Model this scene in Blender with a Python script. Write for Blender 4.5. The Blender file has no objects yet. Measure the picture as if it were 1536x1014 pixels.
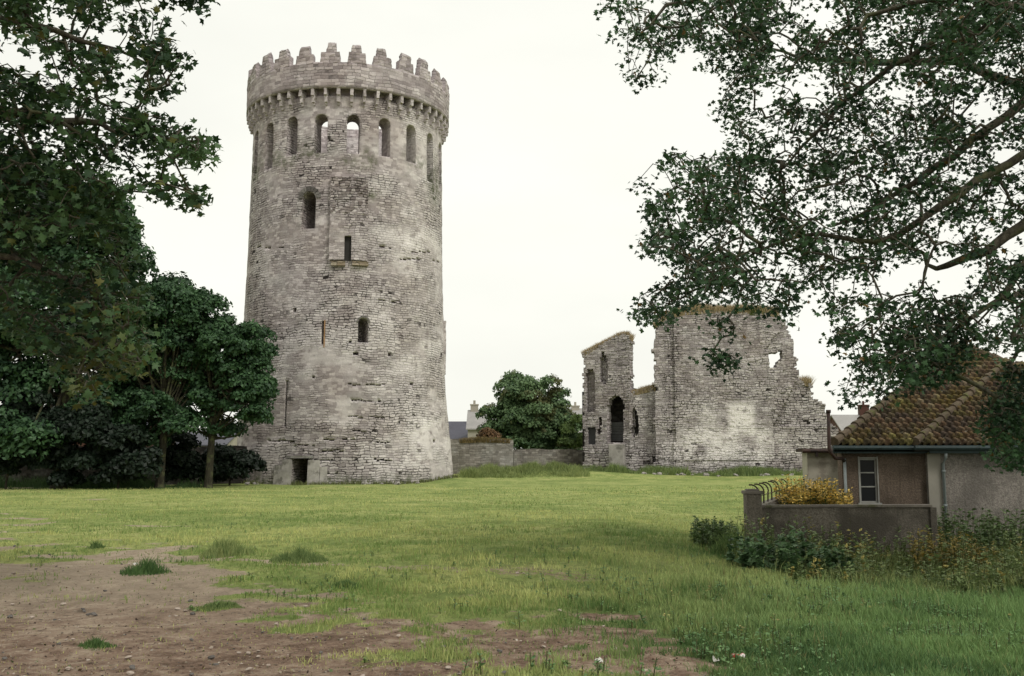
import bpy, math, random
import numpy as np
from mathutils import Vector
random.seed(7); RNG = np.random.default_rng(11)
S = bpy.context.scene; COL = S.collection
RAD = math.radians
# ---------------------------------------------------------------- camera, sky, sun, exposure
F = 1493.0; PITCH = math.atan(183/1493.0); EYE = 1.65
cam = bpy.data.objects.new('camera', bpy.data.cameras.new('camera')); COL.objects.link(cam)
cam.location = (0, 0, EYE); cam.rotation_euler = (RAD(90)+PITCH, 0, 0)
cam.data.sensor_width = 36; cam.data.lens = F/1536*36; cam.data.clip_start = 0.1; cam.data.clip_end = 5000
S.camera = cam
S.view_settings.view_transform = 'Standard'; S.view_settings.look = 'None'
S.view_settings.exposure = 0.1; S.view_settings.gamma = 1.0
W = bpy.data.worlds.new('World'); S.world = W; W.use_nodes = True
nt = W.node_tree; nt.nodes.clear()
SUN_EL, SUN_AZ = RAD(48), RAD(140)          # azimuth clockwise from +Y
sky = nt.nodes.new('ShaderNodeTexSky'); sky.sky_type = 'NISHITA'; sky.sun_disc = False
sky.sun_elevation = SUN_EL; sky.sun_rotation = SUN_AZ; sky.dust_density = 4
mixs = nt.nodes.new('ShaderNodeMix'); mixs.data_type = 'RGBA'; mixs.inputs[0].default_value = 0.96
# closed white cloud deck with faint billows
tc = nt.nodes.new('ShaderNodeTexCoord'); mp = nt.nodes.new('ShaderNodeMapping'); mp.inputs['Scale'].default_value = (1, 1, 2.4); cn = nt.nodes.new('ShaderNodeTexNoise'); cn.inputs['Scale'].default_value = 2.2; cn.inputs['Detail'].default_value = 5
cr = nt.nodes.new('ShaderNodeValToRGB'); cr.color_ramp.elements[0].position = .3; cr.color_ramp.elements[1].position = .7
cr.color_ramp.elements[0].color = (.93, .93, .855, 1); cr.color_ramp.elements[1].color = (1.08, 1.075, .985, 1)
sc_ = nt.nodes.new('ShaderNodeVectorMath'); sc_.operation = 'SCALE'; sc_.inputs['Scale'].default_value = 9.6
nt.links.new(tc.outputs['Generated'], mp.inputs[0]); nt.links.new(mp.outputs[0], cn.inputs['Vector']); nt.links.new(cn.outputs[0], cr.inputs[0]); nt.links.new(cr.outputs[0], sc_.inputs[0]); nt.links.new(sc_.outputs[0], mixs.inputs[7])
bg = nt.nodes.new('ShaderNodeBackground'); bg.inputs[1].default_value = 0.1
wo = nt.nodes.new('ShaderNodeOutputWorld')
nt.links.new(sky.outputs[0], mixs.inputs[6]); nt.links.new(mixs.outputs[2], bg.inputs[0]); nt.links.new(bg.outputs[0], wo.inputs[0])
sun = bpy.data.objects.new('sun', bpy.data.lights.new('sun', 'SUN')); COL.objects.link(sun)
sun.data.energy = 1.5; sun.data.angle = RAD(14); sun.data.color = (1, .96, .9)
sd = Vector((math.sin(SUN_AZ)*math.cos(SUN_EL), math.cos(SUN_AZ)*math.cos(SUN_EL), math.sin(SUN_EL)))
sun.rotation_euler = sd.to_track_quat('Z', 'Y').to_euler()
# ---------------------------------------------------------------- pixel <-> world
def ray(px, py):
    dx = (px-768)/F; u = (507-py)/F
    return np.array([dx, math.cos(PITCH)-u*math.sin(PITCH), math.sin(PITCH)+u*math.cos(PITCH)])
def at(px, py, Y):
    r = ray(px, py); r = r*(Y/r[1]); return Vector((r[0], r[1], r[2]+EYE))
def proj(x, y, z):
    zz = z-EYE; zc = y*math.cos(PITCH)+zz*math.sin(PITCH); yc = -y*math.sin(PITCH)+zz*math.cos(PITCH)
    zc = np.maximum(zc, .05)
    return 768+F*x/zc, 507-F*yc/zc
# ---------------------------------------------------------------- numpy noise
def _h(ix, iy, iz, s):
    n = (ix*374761393+iy*668265263+iz*2147483647+s*974711) & 0xffffffff
    n = ((n ^ (n >> 13))*1274126177) & 0xffffffff
    return ((n ^ (n >> 16)) & 0xffffff)/float(0xffffff)
def vn(x, y, z=0., s=0):
    x = np.asarray(x, float); y = np.asarray(y, float); z = np.zeros_like(x)+z
    ix = np.floor(x).astype(np.int64); iy = np.floor(y).astype(np.int64); iz = np.floor(z).astype(np.int64)
    fx = x-ix; fy = y-iy; fz = z-iz
    fx = fx*fx*(3-2*fx); fy = fy*fy*(3-2*fy); fz = fz*fz*(3-2*fz)
    r = 0
    for a in (0, 1):
        for b in (0, 1):
            for c in (0, 1):
                r = r+_h(ix+a, iy+b, iz+c, s)*(fx if a else 1-fx)*(fy if b else 1-fy)*(fz if c else 1-fz)
    return r
def fbm(x, y, z=0., s=0, o=4):
    r = 0; a = .5; t = 0
    x = np.asarray(x, float); y = np.asarray(y, float); z = np.zeros_like(x)+z
    for i in range(o):
        r = r+a*vn(x, y, z, s+i); t += a; a *= .5; x = x*2.03; y = y*2.03; z = z*2.03
    return r/t
def sstep(a, b, x):
    t = np.clip((x-a)/(b-a), 0, 1); return t*t*(3-2*t)
# ---------------------------------------------------------------- terrain
def gz(x, y):
    x = np.asarray(x, float); y = np.asarray(y, float)
    z = 0.35*sstep(72, 95, y)+0.25*sstep(95, 140, y)
    z = z-0.42*sstep(2.0, 7.5, x)*(1-sstep(26, 48, y))*sstep(8, 16, y)
    z = z+0.5*np.exp(-((x-3)/9.)**2-((y-86)/3.)**2)       # grassy hump by the boundary wall
    z = z+0.35*np.exp(-((x+4.5)/2.5)**2-((y-74)/4.)**2)   # soil banked against the tower
    z = z+(fbm(x/6, y/6, 0, 3)-.5)*.22*sstep(3, 12, y)+(fbm(x/1.1, y/1.1, 0, 5)-.5)*.06
    return z
def relief(x, y): return (fbm(x/.45, y/.45, 0, 44)-.5)*.10*(np.abs(x) < 16)*(y < 26)
def GZ(x, y): return float((gz(np.array([x]), np.array([y]))+relief(np.array([x]), np.array([y])))[0])
BX = [-3000, -50, 60, 150, 190, 300, 420, 520, 640, 760, 900, 1000, 1060, 1150, 3000]
BY = [790, 797, 800, 806, 832, 862, 882, 906, 926, 936, 948, 966, 990, 1040, 1400]
def dirt_mask(x, y):                                    # 1 = bare earth
    px, py = proj(x, y, 0*x)
    d = (py-np.interp(px, BX, BY))/70.
    n = fbm(x/1.4, y/1.4, 0, 21)-.5; n2 = fbm(x/.3, y/.3, 0, 22)-.5
    m = sstep(-.55, 1.0, d*1.2+n*2.0+n2*3.0)
    m = np.where(y < 3, 1., m)
    m = m*(1-.9*sstep(.56, .66, fbm(x/1.1+40, y/.8, 0, 27, 3))*sstep(1.9, .3, d))
    n3 = fbm(x/3+9, y/2.2, 0, 25)
    m = np.maximum(m, .75*sstep(.66, .74, n3)*sstep(-2.5, -.2, d))
    return m
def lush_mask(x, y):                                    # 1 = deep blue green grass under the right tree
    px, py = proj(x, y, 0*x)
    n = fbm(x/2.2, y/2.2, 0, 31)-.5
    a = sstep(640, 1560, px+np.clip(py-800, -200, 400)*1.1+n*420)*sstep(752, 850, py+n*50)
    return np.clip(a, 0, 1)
# ---------------------------------------------------------------- object helpers
def mesh_np(name, V, Fc, mat, parent=None, cols=None, smooth=False, attr='tint'):
    """V (n,3); Fc: (m,k) array or list of lists"""
    me = bpy.data.meshes.new(name); V = np.asarray(V, np.float32)
    if isinstance(Fc, np.ndarray):
        m, k = Fc.shape
        me.vertices.add(len(V)); me.vertices.foreach_set('co', V.ravel())
        me.loops.add(m*k); me.loops.foreach_set('vertex_index', Fc.astype(np.int32).ravel())
        me.polygons.add(m); me.polygons.foreach_set('loop_start', np.arange(0, m*k, k, dtype=np.int32))
        me.update(calc_edges=True)
    else:
        me.from_pydata([tuple(v) for v in V], [], [tuple(f) for f in Fc]); me.update()
    if cols is not None:
        c = np.ones((len(V), 4), np.float32); c[:, :3] = cols
        a = me.attributes.new(attr, 'FLOAT_COLOR', 'POINT'); a.data.foreach_set('color', c.ravel())
    if smooth: me.polygons.foreach_set('use_smooth', np.ones(len(me.polygons), bool))
    if mat: me.materials.append(mat)
    o = bpy.data.objects.new(name, me); COL.objects.link(o)
    if parent: o.parent = parent
    return o
def empty(name, loc=(0, 0, 0)):
    o = bpy.data.objects.new(name, None); COL.objects.link(o); o.location = loc; return o
def tag(o, label=None, cat=None, group=None, kind=None):
    if label: o['label'] = label
    if cat: o['category'] = cat
    if group: o['group'] = group
    if kind: o['kind'] = kind
    return o
def parent_keep(o, p): o.parent = p; o.location = Vector(o.location)-Vector(p.location)
def to_local(o, p):
    """vertices were written in world space: shift them under a parent Empty at p.location"""
    me = o.data; n = len(me.vertices); a = np.empty(n*3, np.float32); me.vertices.foreach_get('co', a)
    a = a.reshape(-1, 3)-np.array(p.location, np.float32); me.vertices.foreach_set('co', a.ravel()); me.update(); o.parent = p
    return o
def box_uv(me, scale=1.0, cyl=None):
    uv = me.uv_layers.new(name='UVMap') if not me.uv_layers else me.uv_layers[0]
    n = len(me.vertices); co = np.empty(n*3, np.float32); me.vertices.foreach_get('co', co); co = co.reshape(-1, 3)
    L = len(me.loops); li = np.empty(L, np.int32); me.loops.foreach_get('vertex_index', li)
    m = len(me.polygons); nr = np.empty(m*3, np.float32); me.polygons.foreach_get('normal', nr); nr = nr.reshape(-1, 3)
    tot = np.empty(m, np.int32); me.polygons.foreach_get('loop_total', tot)
    st = np.empty(m, np.int32); me.polygons.foreach_get('loop_start', st)
    pf = np.empty(L, np.int32); pf[np.argsort(st, kind='stable')] if False else None
    idx = np.repeat(np.argsort(st), tot[np.argsort(st)]); P = co[li]; N = nr[idx]
    if cyl is None:
        ax = np.abs(N[:, 0]) > np.abs(N[:, 1])
        U = np.where(ax, P[:, 1], P[:, 0]); Vv = P[:, 2].copy()
        top = np.abs(N[:, 2]) > .75; U = np.where(top, P[:, 0], U); Vv = np.where(top, P[:, 1], Vv)
    else:
        cx, cy, R0, az0 = cyl
        dx = P[:, 0]-cx; dy = P[:, 1]-cy; r = np.hypot(dx, dy); th = np.arctan2(dx, -dy)
        tl = np.abs(N[:, 0]*(-dy/r)+N[:, 1]*dx/r) if True else 0
        tl = np.abs(-N[:, 0]*(dy/r)+N[:, 1]*(dx/r))
        U = np.where(tl > .7, r, th*R0); Vv = P[:, 2].copy()
        # unwrap a seam per polygon
        first = U[np.repeat(np.concatenate([[0], np.cumsum(tot[np.argsort(st)])[:-1]]), tot[np.argsort(st)])]
        U = np.where((tl <= .7) & (U-first > math.pi*R0), U-2*math.pi*R0, np.where((tl <= .7) & (first-U > math.pi*R0), U+2*math.pi*R0, U))
        top = np.abs(N[:, 2]) > .75; U = np.where(top, P[:, 0], U); Vv = np.where(top, P[:, 1], Vv)
    a = np.stack([U, Vv], 1).astype(np.float32)*scale
    uv.data.foreach_set('uv', a.ravel())
def zone_attr(me, fn):
    n = len(me.vertices); co = np.empty(n*3, np.float32); me.vertices.foreach_get('co', co); co = co.reshape(-1, 3)
    c = np.ones((n, 4), np.float32); r, g, b = fn(co); c[:, 0] = r; c[:, 1] = g; c[:, 2] = b
    a = me.attributes.new('zone', 'FLOAT_COLOR', 'POINT'); a.data.foreach_set('color', c.ravel())
def mbox(x0, x1, y0, y1, z0, z1):
    v = [(x, y, z) for z in (z0, z1) for y in (y0, y1) for x in (x0, x1)]
    f = [(0, 2, 3, 1), (4, 5, 7, 6), (0, 1, 5, 4), (2, 6, 7, 3), (0, 4, 6, 2), (1, 3, 7, 5)]
    return v, f
class MB:
    def __init__(s): s.v = []; s.f = []
    def add(s, v, f):
        n = len(s.v); s.v += [tuple(a) for a in v]; s.f += [tuple(i+n for i in q) for q in f]; return s
    def box(s, *a): return s.add(*mbox(*a))
    def obox(s, p0, p1, w, z0, z1, off=0):
        """upright box along p0-p1 (xy), from off to off+w measured away from the camera side"""
        p0 = np.array(p0[:2], float); p1 = np.array(p1[:2], float); d = p1-p0; d /= np.hypot(*d); n = np.array([-d[1], d[0]])
        q = [p0+n*off, p1+n*off, p1+n*(off+w), p0+n*(off+w)]
        v = [(a[0], a[1], z) for z in (z0, z1) for a in q]
        return s.add(v, [(3, 2, 1, 0), (4, 5, 6, 7), (0, 1, 5, 4), (1, 2, 6, 5), (2, 3, 7, 6), (3, 0, 4, 7)])
    def tube(s, pts, rad, n=8, cap=True):
        pts = [np.array(p, float) for p in pts]
        if not hasattr(rad, '__len__'): rad = [rad]*len(pts)
        rings = []
        for i, p in enumerate(pts):
            t = pts[min(i+1, len(pts)-1)]-pts[max(i-1, 0)]; t = t/(np.linalg.norm(t)+1e-9)
            u = np.cross(t, [0, 0, 1.]) if abs(t[2]) < .95 else np.cross(t, [1., 0, 0]); u /= np.linalg.norm(u); w = np.cross(u, t)
            rings.append([p+rad[i]*(math.cos(a)*u+math.sin(a)*w) for a in [2*math.pi*k/n for k in range(n)]])
        v = [q for r in rings for q in r]; f = []
        for i in range(len(pts)-1):
            for k in range(n): f.append((i*n+k, i*n+(k+1) % n, (i+1)*n+(k+1) % n, (i+1)*n+k))
        if cap: f.append(tuple(range(n-1, -1, -1))); f.append(tuple((len(pts)-1)*n+k for k in range(n)))
        return s.add(v, f)
    def build(s, name, mat, parent=None, bevel=0, smooth=False, uv=True):
        o = mesh_np(name, s.v, s.f, mat, None, smooth=smooth)
        if bevel:
            b = o.modifiers.new('b', 'BEVEL'); b.width = bevel; b.segments = 2; b.limit_method = 'ANGLE'
        if uv: box_uv(o.data)
        if parent: to_local(o, parent)
        return o
# ---------------------------------------------------------------- material helper
class NT:
    def __init__(s, name):
        s.m = bpy.data.materials.new(name); s.m.use_nodes = True; s.t = s.m.node_tree; s.t.nodes.clear()
    def n(s, typ, **kw):
        nd = s.t.nodes.new(typ)
        for k, v in kw.items(): setattr(nd, k, v)
        return nd
    def inp(s, sock, v):
        if isinstance(v, bpy.types.NodeSocket): s.t.links.new(v, sock)
        elif v is not None:
            if isinstance(v, (tuple, list)) and len(v) == 3 and sock.type == 'RGBA': v = (*v, 1)
            sock.default_value = v
    def math(s, op, a, b=None, c=None, clamp=False):
        nd = s.n('ShaderNodeMath', operation=op, use_clamp=clamp); s.inp(nd.inputs[0], a)
        if b is not None: s.inp(nd.inputs[1], b)
        if c is not None: s.inp(nd.inputs[2], c)
        return nd.outputs[0]
    def vmath(s, op, a, b=None):
        nd = s.n('ShaderNodeVectorMath', operation=op); s.inp(nd.inputs[0], a)
        if b is not None:
            s.inp(nd.inputs['Scale'] if op == 'SCALE' else nd.inputs[1], b)
        return nd.outputs[0]
    def noise(s, vec, scale, detail=3, rough=.5, dim='3D', out=0):
        nd = s.n('ShaderNodeTexNoise', noise_dimensions=dim); s.inp(nd.inputs['Vector'], vec)
        nd.inputs['Scale'].default_value = scale; nd.inputs['Detail'].default_value = detail; nd.inputs['Roughness'].default_value = rough
        return nd.outputs[out]
    def white(s, v, dim='3D'):
        nd = s.n('ShaderNodeTexWhiteNoise', noise_dimensions=dim); s.inp(nd.inputs['W' if dim == '1D' else 'Vector'], v); return nd.outputs[0]
    def map(s, v, a, b, c=0., d=1., smooth=True):
        nd = s.n('ShaderNodeMapRange', interpolation_type='SMOOTHSTEP' if smooth else 'LINEAR'); s.inp(nd.inputs[0], v)
        for i, x in zip((1, 2, 3, 4), (a, b, c, d)): s.inp(nd.inputs[i], x)
        return nd.outputs[0]
    def mix(s, f, a, b, mode='MIX'):
        nd = s.n('ShaderNodeMix', data_type='RGBA', blend_type=mode); s.inp(nd.inputs[0], f); s.inp(nd.inputs[6], a); s.inp(nd.inputs[7], b); return nd.outputs[2]
    def ramp(s, v, stops):
        nd = s.n('ShaderNodeValToRGB'); s.inp(nd.inputs[0], v); e = nd.color_ramp.elements
        while len(e) < len(stops): e.new(.5)
        for i, (p, c) in enumerate(stops): e[i].position = p; e[i].color = (*c, 1)
        return nd.outputs[0]
    def sep(s, v):
        nd = s.n('ShaderNodeSeparateXYZ'); s.inp(nd.inputs[0], v); return nd.outputs
    def comb(s, x, y, z=0.):
        nd = s.n('ShaderNodeCombineXYZ'); s.inp(nd.inputs[0], x); s.inp(nd.inputs[1], y); s.inp(nd.inputs[2], z); return nd.outputs[0]
    def uv(s): return s.n('ShaderNodeUVMap').outputs[0]
    def obj(s): return s.n('ShaderNodeTexCoord').outputs['Object']
    def geo(s): return s.n('ShaderNodeNewGeometry').outputs['Position']
    def attr(s, name, out='Color'): return s.n('ShaderNodeAttribute', attribute_name=name).outputs[out]
    def out(s, color, rough=.9, bump=None, dist=.02, strength=1., spec=.2, metal=0., translucent=0.):
        p = s.n('ShaderNodeBsdfPrincipled'); s.inp(p.inputs['Base Color'], color); s.inp(p.inputs['Roughness'], rough)
        p.inputs['Specular IOR Level'].default_value = spec; p.inputs['Metallic'].default_value = metal
        if bump is not None:
            b = s.n('ShaderNodeBump'); b.inputs['Distance'].default_value = dist; b.inputs['Strength'].default_value = strength
            s.inp(b.inputs['Height'], bump); s.t.links.new(b.outputs[0], p.inputs['Normal'])
        o = s.n('ShaderNodeOutputMaterial'); sh = p.outputs[0]
        if translucent:
            t = s.n('ShaderNodeBsdfTranslucent'); s.inp(t.inputs[0], color); mx = s.n('ShaderNodeMixShader'); mx.inputs[0].default_value = translucent
            s.t.links.new(sh, mx.inputs[1]); s.t.links.new(t.outputs[0], mx.inputs[2]); sh = mx.outputs[0]
        s.t.links.new(sh, o.inputs[0]); return s.m
def masonry(name, cols, row=.24, col=.5, joint=.035, jcol=(.04, .035, .033), jmin=.25, jmax=1., warp=.12, moss=True, zone=True, rubble=1.):
    t = NT(name); uv = t.uv()
    w1 = t.vmath('SCALE', t.vmath('SUBTRACT', t.noise(uv, .45, 2, out=1), (.5, .5, .5)), warp*4)
    w2 = t.vmath('SCALE', t.vmath('SUBTRACT', t.noise(uv, 2.6, 2, out=1), (.5, .5, .5)), warp*rubble)
    w3 = t.vmath('SCALE', t.vmath('SUBTRACT', t.noise(uv, 9, 1, out=1), (.5, .5, .5)), warp*.35*rubble)
    q = t.vmath('ADD', t.vmath('ADD', uv, w1), t.vmath('ADD', w2, w3)); u, v, _ = t.sep(q)
    rf0 = t.math('DIVIDE', v, row); r = t.math('FLOOR', rf0); rf = t.math('SUBTRACT', rf0, r)
    a = t.white(r, '1D'); b = t.white(t.math('ADD', r, 57.3), '1D')
    cw = t.math('MULTIPLY_ADD', b, .9, .65)
    cf0 = t.math('MULTIPLY_ADD', a, 37., t.math('MULTIPLY', t.math('DIVIDE', u, col), cw)); c = t.math('FLOOR', cf0); cf = t.math('SUBTRACT', cf0, c)
    cell = t.white(t.comb(c, r, 1.)); cell2 = t.white(t.comb(c, r, 9.))
    dv = t.math('MULTIPLY', t.math('MINIMUM', rf, t.math('SUBTRACT', 1., rf)), row)
    du = t.math('MULTIPLY', t.math('MINIMUM', cf, t.math('SUBTRACT', 1., cf)), col)
    jn = t.map(t.noise(uv, 1.7, 3), .38, .66, .35, 1.5)
    jw = t.math('MULTIPLY', jn, joint)
    jh = t.map(dv, 0., jw); jv = t.map(du, 0., t.math('MULTIPLY', jw, .8)); hgt = t.math('MINIMUM', jh, jv)
    z = t.sep(t.attr('zone')) if zone else (0., 0., 0.)
    patch = t.map(t.noise(uv, .32, 4, .6), .38, .62, jmin, jmax)
    if zone: patch = t.math('ADD', patch, z[0], clamp=True)
    base = t.ramp(t.math('MULTIPLY_ADD', t.noise(uv, 7, 3, .7), .45, t.math('MULTIPLY', cell, .62)), [(.1, cols[0]), (.42, cols[1]), (.7, cols[2]), (.95, cols[3])])
    big = t.noise(uv, .22, 4, .6)
    base = t.mix(t.map(big, .4, .65), base, t.mix(1., base, (.88, .85, .83), 'MULTIPLY'))
    base = t.mix(t.map(t.noise(t.vmath('ADD', uv, (31, 7, 0)), .5, 4, .65), .5, .7, 0, .55), base, t.mix(.5, base, (.42, .42, .40)))
    # water streaks: noise stretched along the height
    st = t.noise(t.vmath('MULTIPLY', uv, (1.6, .12, 1)), 1., 4, .6)
    base = t.mix(t.map(st, .52, .75, 0, .45), base, t.mix(1., base, (.62, .60, .60), 'MULTIPLY'))
    # single dark gaps where stones have dropped out
    gap = t.math('MULTIPLY', t.map(cell2, .89, .93), t.math('MULTIPLY', t.map(t.noise(uv, 1.1, 2), .5, .62), patch))
    if zone: base = t.mix(t.math('MULTIPLY', z[2], t.map(t.noise(uv, 1.6, 4, .65), .3, .5)), base, (.80, .755, .74))
    jm = t.math('MULTIPLY', t.math('SUBTRACT', 1., hgt), patch)
    jm = t.math('MULTIPLY', jm, t.math('SUBTRACT', 1.12, z[2], clamp=True)) if zone else jm
    c2 = t.mix(jm, base, jcol); c2 = t.mix(gap, c2, (.03, .026, .024))
    if moss and zone:
        c2 = t.mix(t.math('MULTIPLY', z[1], t.map(t.noise(uv, 2.2, 4, .7), .36, .6)), c2, (.075, .09, .042))
    h = t.math('MULTIPLY_ADD', t.math('MULTIPLY', hgt, patch), t.math('MULTIPLY_ADD', cell, .5, .5), t.math('MULTIPLY', t.noise(uv, 14, 4, .65), .35))
    h = t.math('SUBTRACT', h, gap)
    return t.out(c2, .95, h, .07, 1., .1)
STONE = ((.225, .196, .195), (.335, .298, .298), (.445, .402, .40), (.62, .572, .56))
M = {}
M['tower'] = masonry('coursed_limestone', STONE, row=.18, col=.42, joint=.036, jmin=.15, jmax=.68, warp=.14, rubble=1.4)
M['parapet'] = masonry('parapet_stone', ((.19, .165, .168), (.32, .28, .285), (.42, .375, .38), (.57, .52, .52)), row=.24, col=.5, joint=.035, jmin=.1, jmax=.5, zone=True)
M['ruin'] = masonry('rubble_limestone', ((.22, .195, .2), (.32, .287, .292), (.43, .392, .397), (.62, .58, .58)), row=.22, col=.42, joint=.05, jmin=.12, jmax=.62, warp=.16, rubble=1.6)
M['bwall'] = masonry('boundary_stone', ((.11, .10, .09), (.17, .155, .14), (.23, .21, .19), (.32, .3, .27)), row=.2, col=.4, joint=.03, jmin=.1, jmax=.6, zone=False)
M['dwall'] = masonry('shade_tinted_stone', ((.02, .018, .016), (.03, .027, .025), (.045, .04, .036), (.07, .065, .06)), row=.2, col=.4, joint=.03, jmin=.1, jmax=.6, zone=False)  # stone darkened so its colour carries the shade under trees and in the passage
def simple(name, c, var=.25, scale=8, rough=.8, bump=.0, dist=.01, spec=.3, c2=None, metal=0):
    t = NT(name); p = t.obj(); n = t.noise(p, scale, 5, .65); n2 = t.noise(p, scale*.17, 3, .6)
    d = tuple(x*(1-var) for x in c); e = tuple(min(1, x*(1+var)) for x in c)
    k = t.ramp(t.math('MULTIPLY_ADD', n, .5, t.math('MULTIPLY', n2, .5)), [(.3, d), (.7, e)])
    if c2: k = t.mix(t.map(t.noise(p, scale*.4, 5, .7), .5, .62), k, c2)
    return t.out(k, rough, t.noise(p, scale*5, 4, .6) if bump else None, dist, bump or 1, spec, metal)
M['void'] = simple('dark_interior', (.03, .028, .026))
def leafmat(name, tr=.25, rough=.55, spec=.3):
    t = NT(name); return t.out(t.attr('tint'), rough, spec=spec, translucent=tr)
M['leaf'] = leafmat('leaves', .22)
M['grass'] = leafmat('grass_blades', .3, .6, .2)
def bark(name, a, b):
    t = NT(name); p = t.obj(); n = t.noise(t.vmath('MULTIPLY', p, (6, 6, 1.2)), 2.5, 5, .7)
    k = t.ramp(n, [(.35, a), (.65, b)]); k = t.mix(t.map(t.noise(p, 3, 4), .5, .65, 0, .7), k, (.10, .11, .05))
    return t.out(k, .95, n, .03)
M['bark'] = bark('bark', (.045, .04, .03), (.13, .12, .09))
M['darkbark'] = bark('dark_bark', (.018, .016, .012), (.05, .045, .03))
# ---------------------------------------------------------------- GROUND
def axis(segs):
    r = []
    for a, b, s in segs: r += list(np.arange(a, b-1e-6, s))
    return np.array(r+[segs[-1][1]])
gx = axis([(-1500, -200, 130), (-200, -60, 10), (-60, -16, 1.5), (-16, 16, .22), (16, 60, 1.5), (60, 200, 10), (200, 1500, 130)])
gy = axis([(-200, -20, 20), (-20, 5, 1.2), (5, 26, .16), (26, 60, .6), (60, 110, 1.2), (110, 300, 15), (300, 3000, 250)])
X, Y = np.meshgrid(gx, gy); X1 = X.ravel(); Y1 = Y.ravel()
dm = dirt_mask(X1, Y1); lm = lush_mask(X1, Y1)
Z1 = gz(X1, Y1)+(fbm(X1/.45, Y1/.45, 0, 44)-.5)*.10*(np.abs(X1) < 16)*(Y1 < 26)-dm*.02
nx = len(gx); ny = len(gy); I = np.arange(nx*ny).reshape(ny, nx)
FQ = np.stack([I[:-1, :-1].ravel(), I[:-1, 1:].ravel(), I[1:, 1:].ravel(), I[1:, :-1].ravel()], 1)
t = NT('field'); p = t.geo(); ms = t.sep(t.attr('tint'))
g1 = t.ramp(t.math('MULTIPLY_ADD', t.noise(p, .9, 6, .75), .55, t.math('MULTIPLY', t.noise(p, .16, 5, .65), .45)), [(.36, (.16, .235, .07)), (.5, (.32, .385, .125)), (.62, (.52, .52, .21))])
g1 = t.mix(t.map(t.noise(t.vmath('MULTIPLY', p, (1, .5, 1)), 7, 4, .7), .4, .7, 0, .6), g1, (.10, .13, .035))
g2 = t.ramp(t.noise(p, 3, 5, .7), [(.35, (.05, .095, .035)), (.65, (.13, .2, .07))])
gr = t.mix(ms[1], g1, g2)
e = t.ramp(t.math('MULTIPLY_ADD', t.noise(p, 3.2, 8, .8), .7, t.math('MULTIPLY', t.noise(p, .35, 4, .6), .3)), [(.38, (.12, .075, .05)), (.5, (.34, .235, .172)), (.6, (.56, .44, .33))])
e = t.mix(t.map(t.noise(p, 16, 5, .75), .57, .66, 0, .75), e, (.46, .39, .31))
e = t.mix(t.map(t.noise(t.vmath('ADD', p, (9, 3, 1)), 8, 5, .75), .56, .66, 0, .8), e, (.055, .036, .028))
e = t.mix(t.math('MULTIPLY', ms[2], .75), e, t.mix(.6, e, (.58, .50, .38)))
kc = t.mix(t.map(t.math('MULTIPLY_ADD', t.math('SUBTRACT', t.noise(p, 9, 4, .7), .5), .9, ms[0]), .4, .6), gr, e)
M['ground'] = t.out(kc, .95, t.math('MULTIPLY_ADD', t.noise(p, 5, 8, .8), 1., t.math('MULTIPLY', t.noise(p, 30, 3, .7), .4)), .12, 1., .1)
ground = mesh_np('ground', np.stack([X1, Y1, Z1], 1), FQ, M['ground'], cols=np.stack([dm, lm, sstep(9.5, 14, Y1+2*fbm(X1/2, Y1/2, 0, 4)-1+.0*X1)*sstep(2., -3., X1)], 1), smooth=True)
tag(ground, kind='structure')
# ---------------------------------------------------------------- ROUND TOWER
TD = 77.0; TAZ = RAD(-9.6); TC = np.array([math.sin(TAZ)*TD, math.cos(TAZ)*TD])
TU = np.array([math.sin(TAZ), math.cos(TAZ)]); TR = np.array([math.cos(TAZ), -math.sin(TAZ)])
RZ = [-2, 0, 1.2, 3, 6, 8, 12.6, 16, 21, 24.5, 30]; RR = [8.3, 8.15, 8.05, 7.93, 7.76, 7.68, 7.53, 7.42, 7.36, 7.3, 7.28]
def tR(z): return np.interp(z, RZ, RR)
def tp(r, ph, z):
    xy = TC+r*(-TU*math.cos(ph)+TR*math.sin(ph)); return (xy[0], xy[1], z)
def thit(px, py):
    d = ray(px, py); z = 10.
    for _ in range(12):
        R = float(tR(z)); a = d[0]**2+d[1]**2; b = -2*(d[0]*TC[0]+d[1]*TC[1]); c = TC@TC-R*R
        q = b*b-4*a*c; s = (-b-math.sqrt(max(q, 0)))/(2*a); z = EYE+s*d[2]
    v = d[:2]*s-TC
    return math.atan2(v@TR, -(v@TU)), z
tower = empty('castle_tower', (TC[0], TC[1], -.1))
tag(tower, 'tall round grey limestone castle tower with stepped battlements and arched windows', 'tower')
Z_TOPW = 28.95; Z_PB = 27.95; Z_CR = 29.85; RP = 7.85
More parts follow.
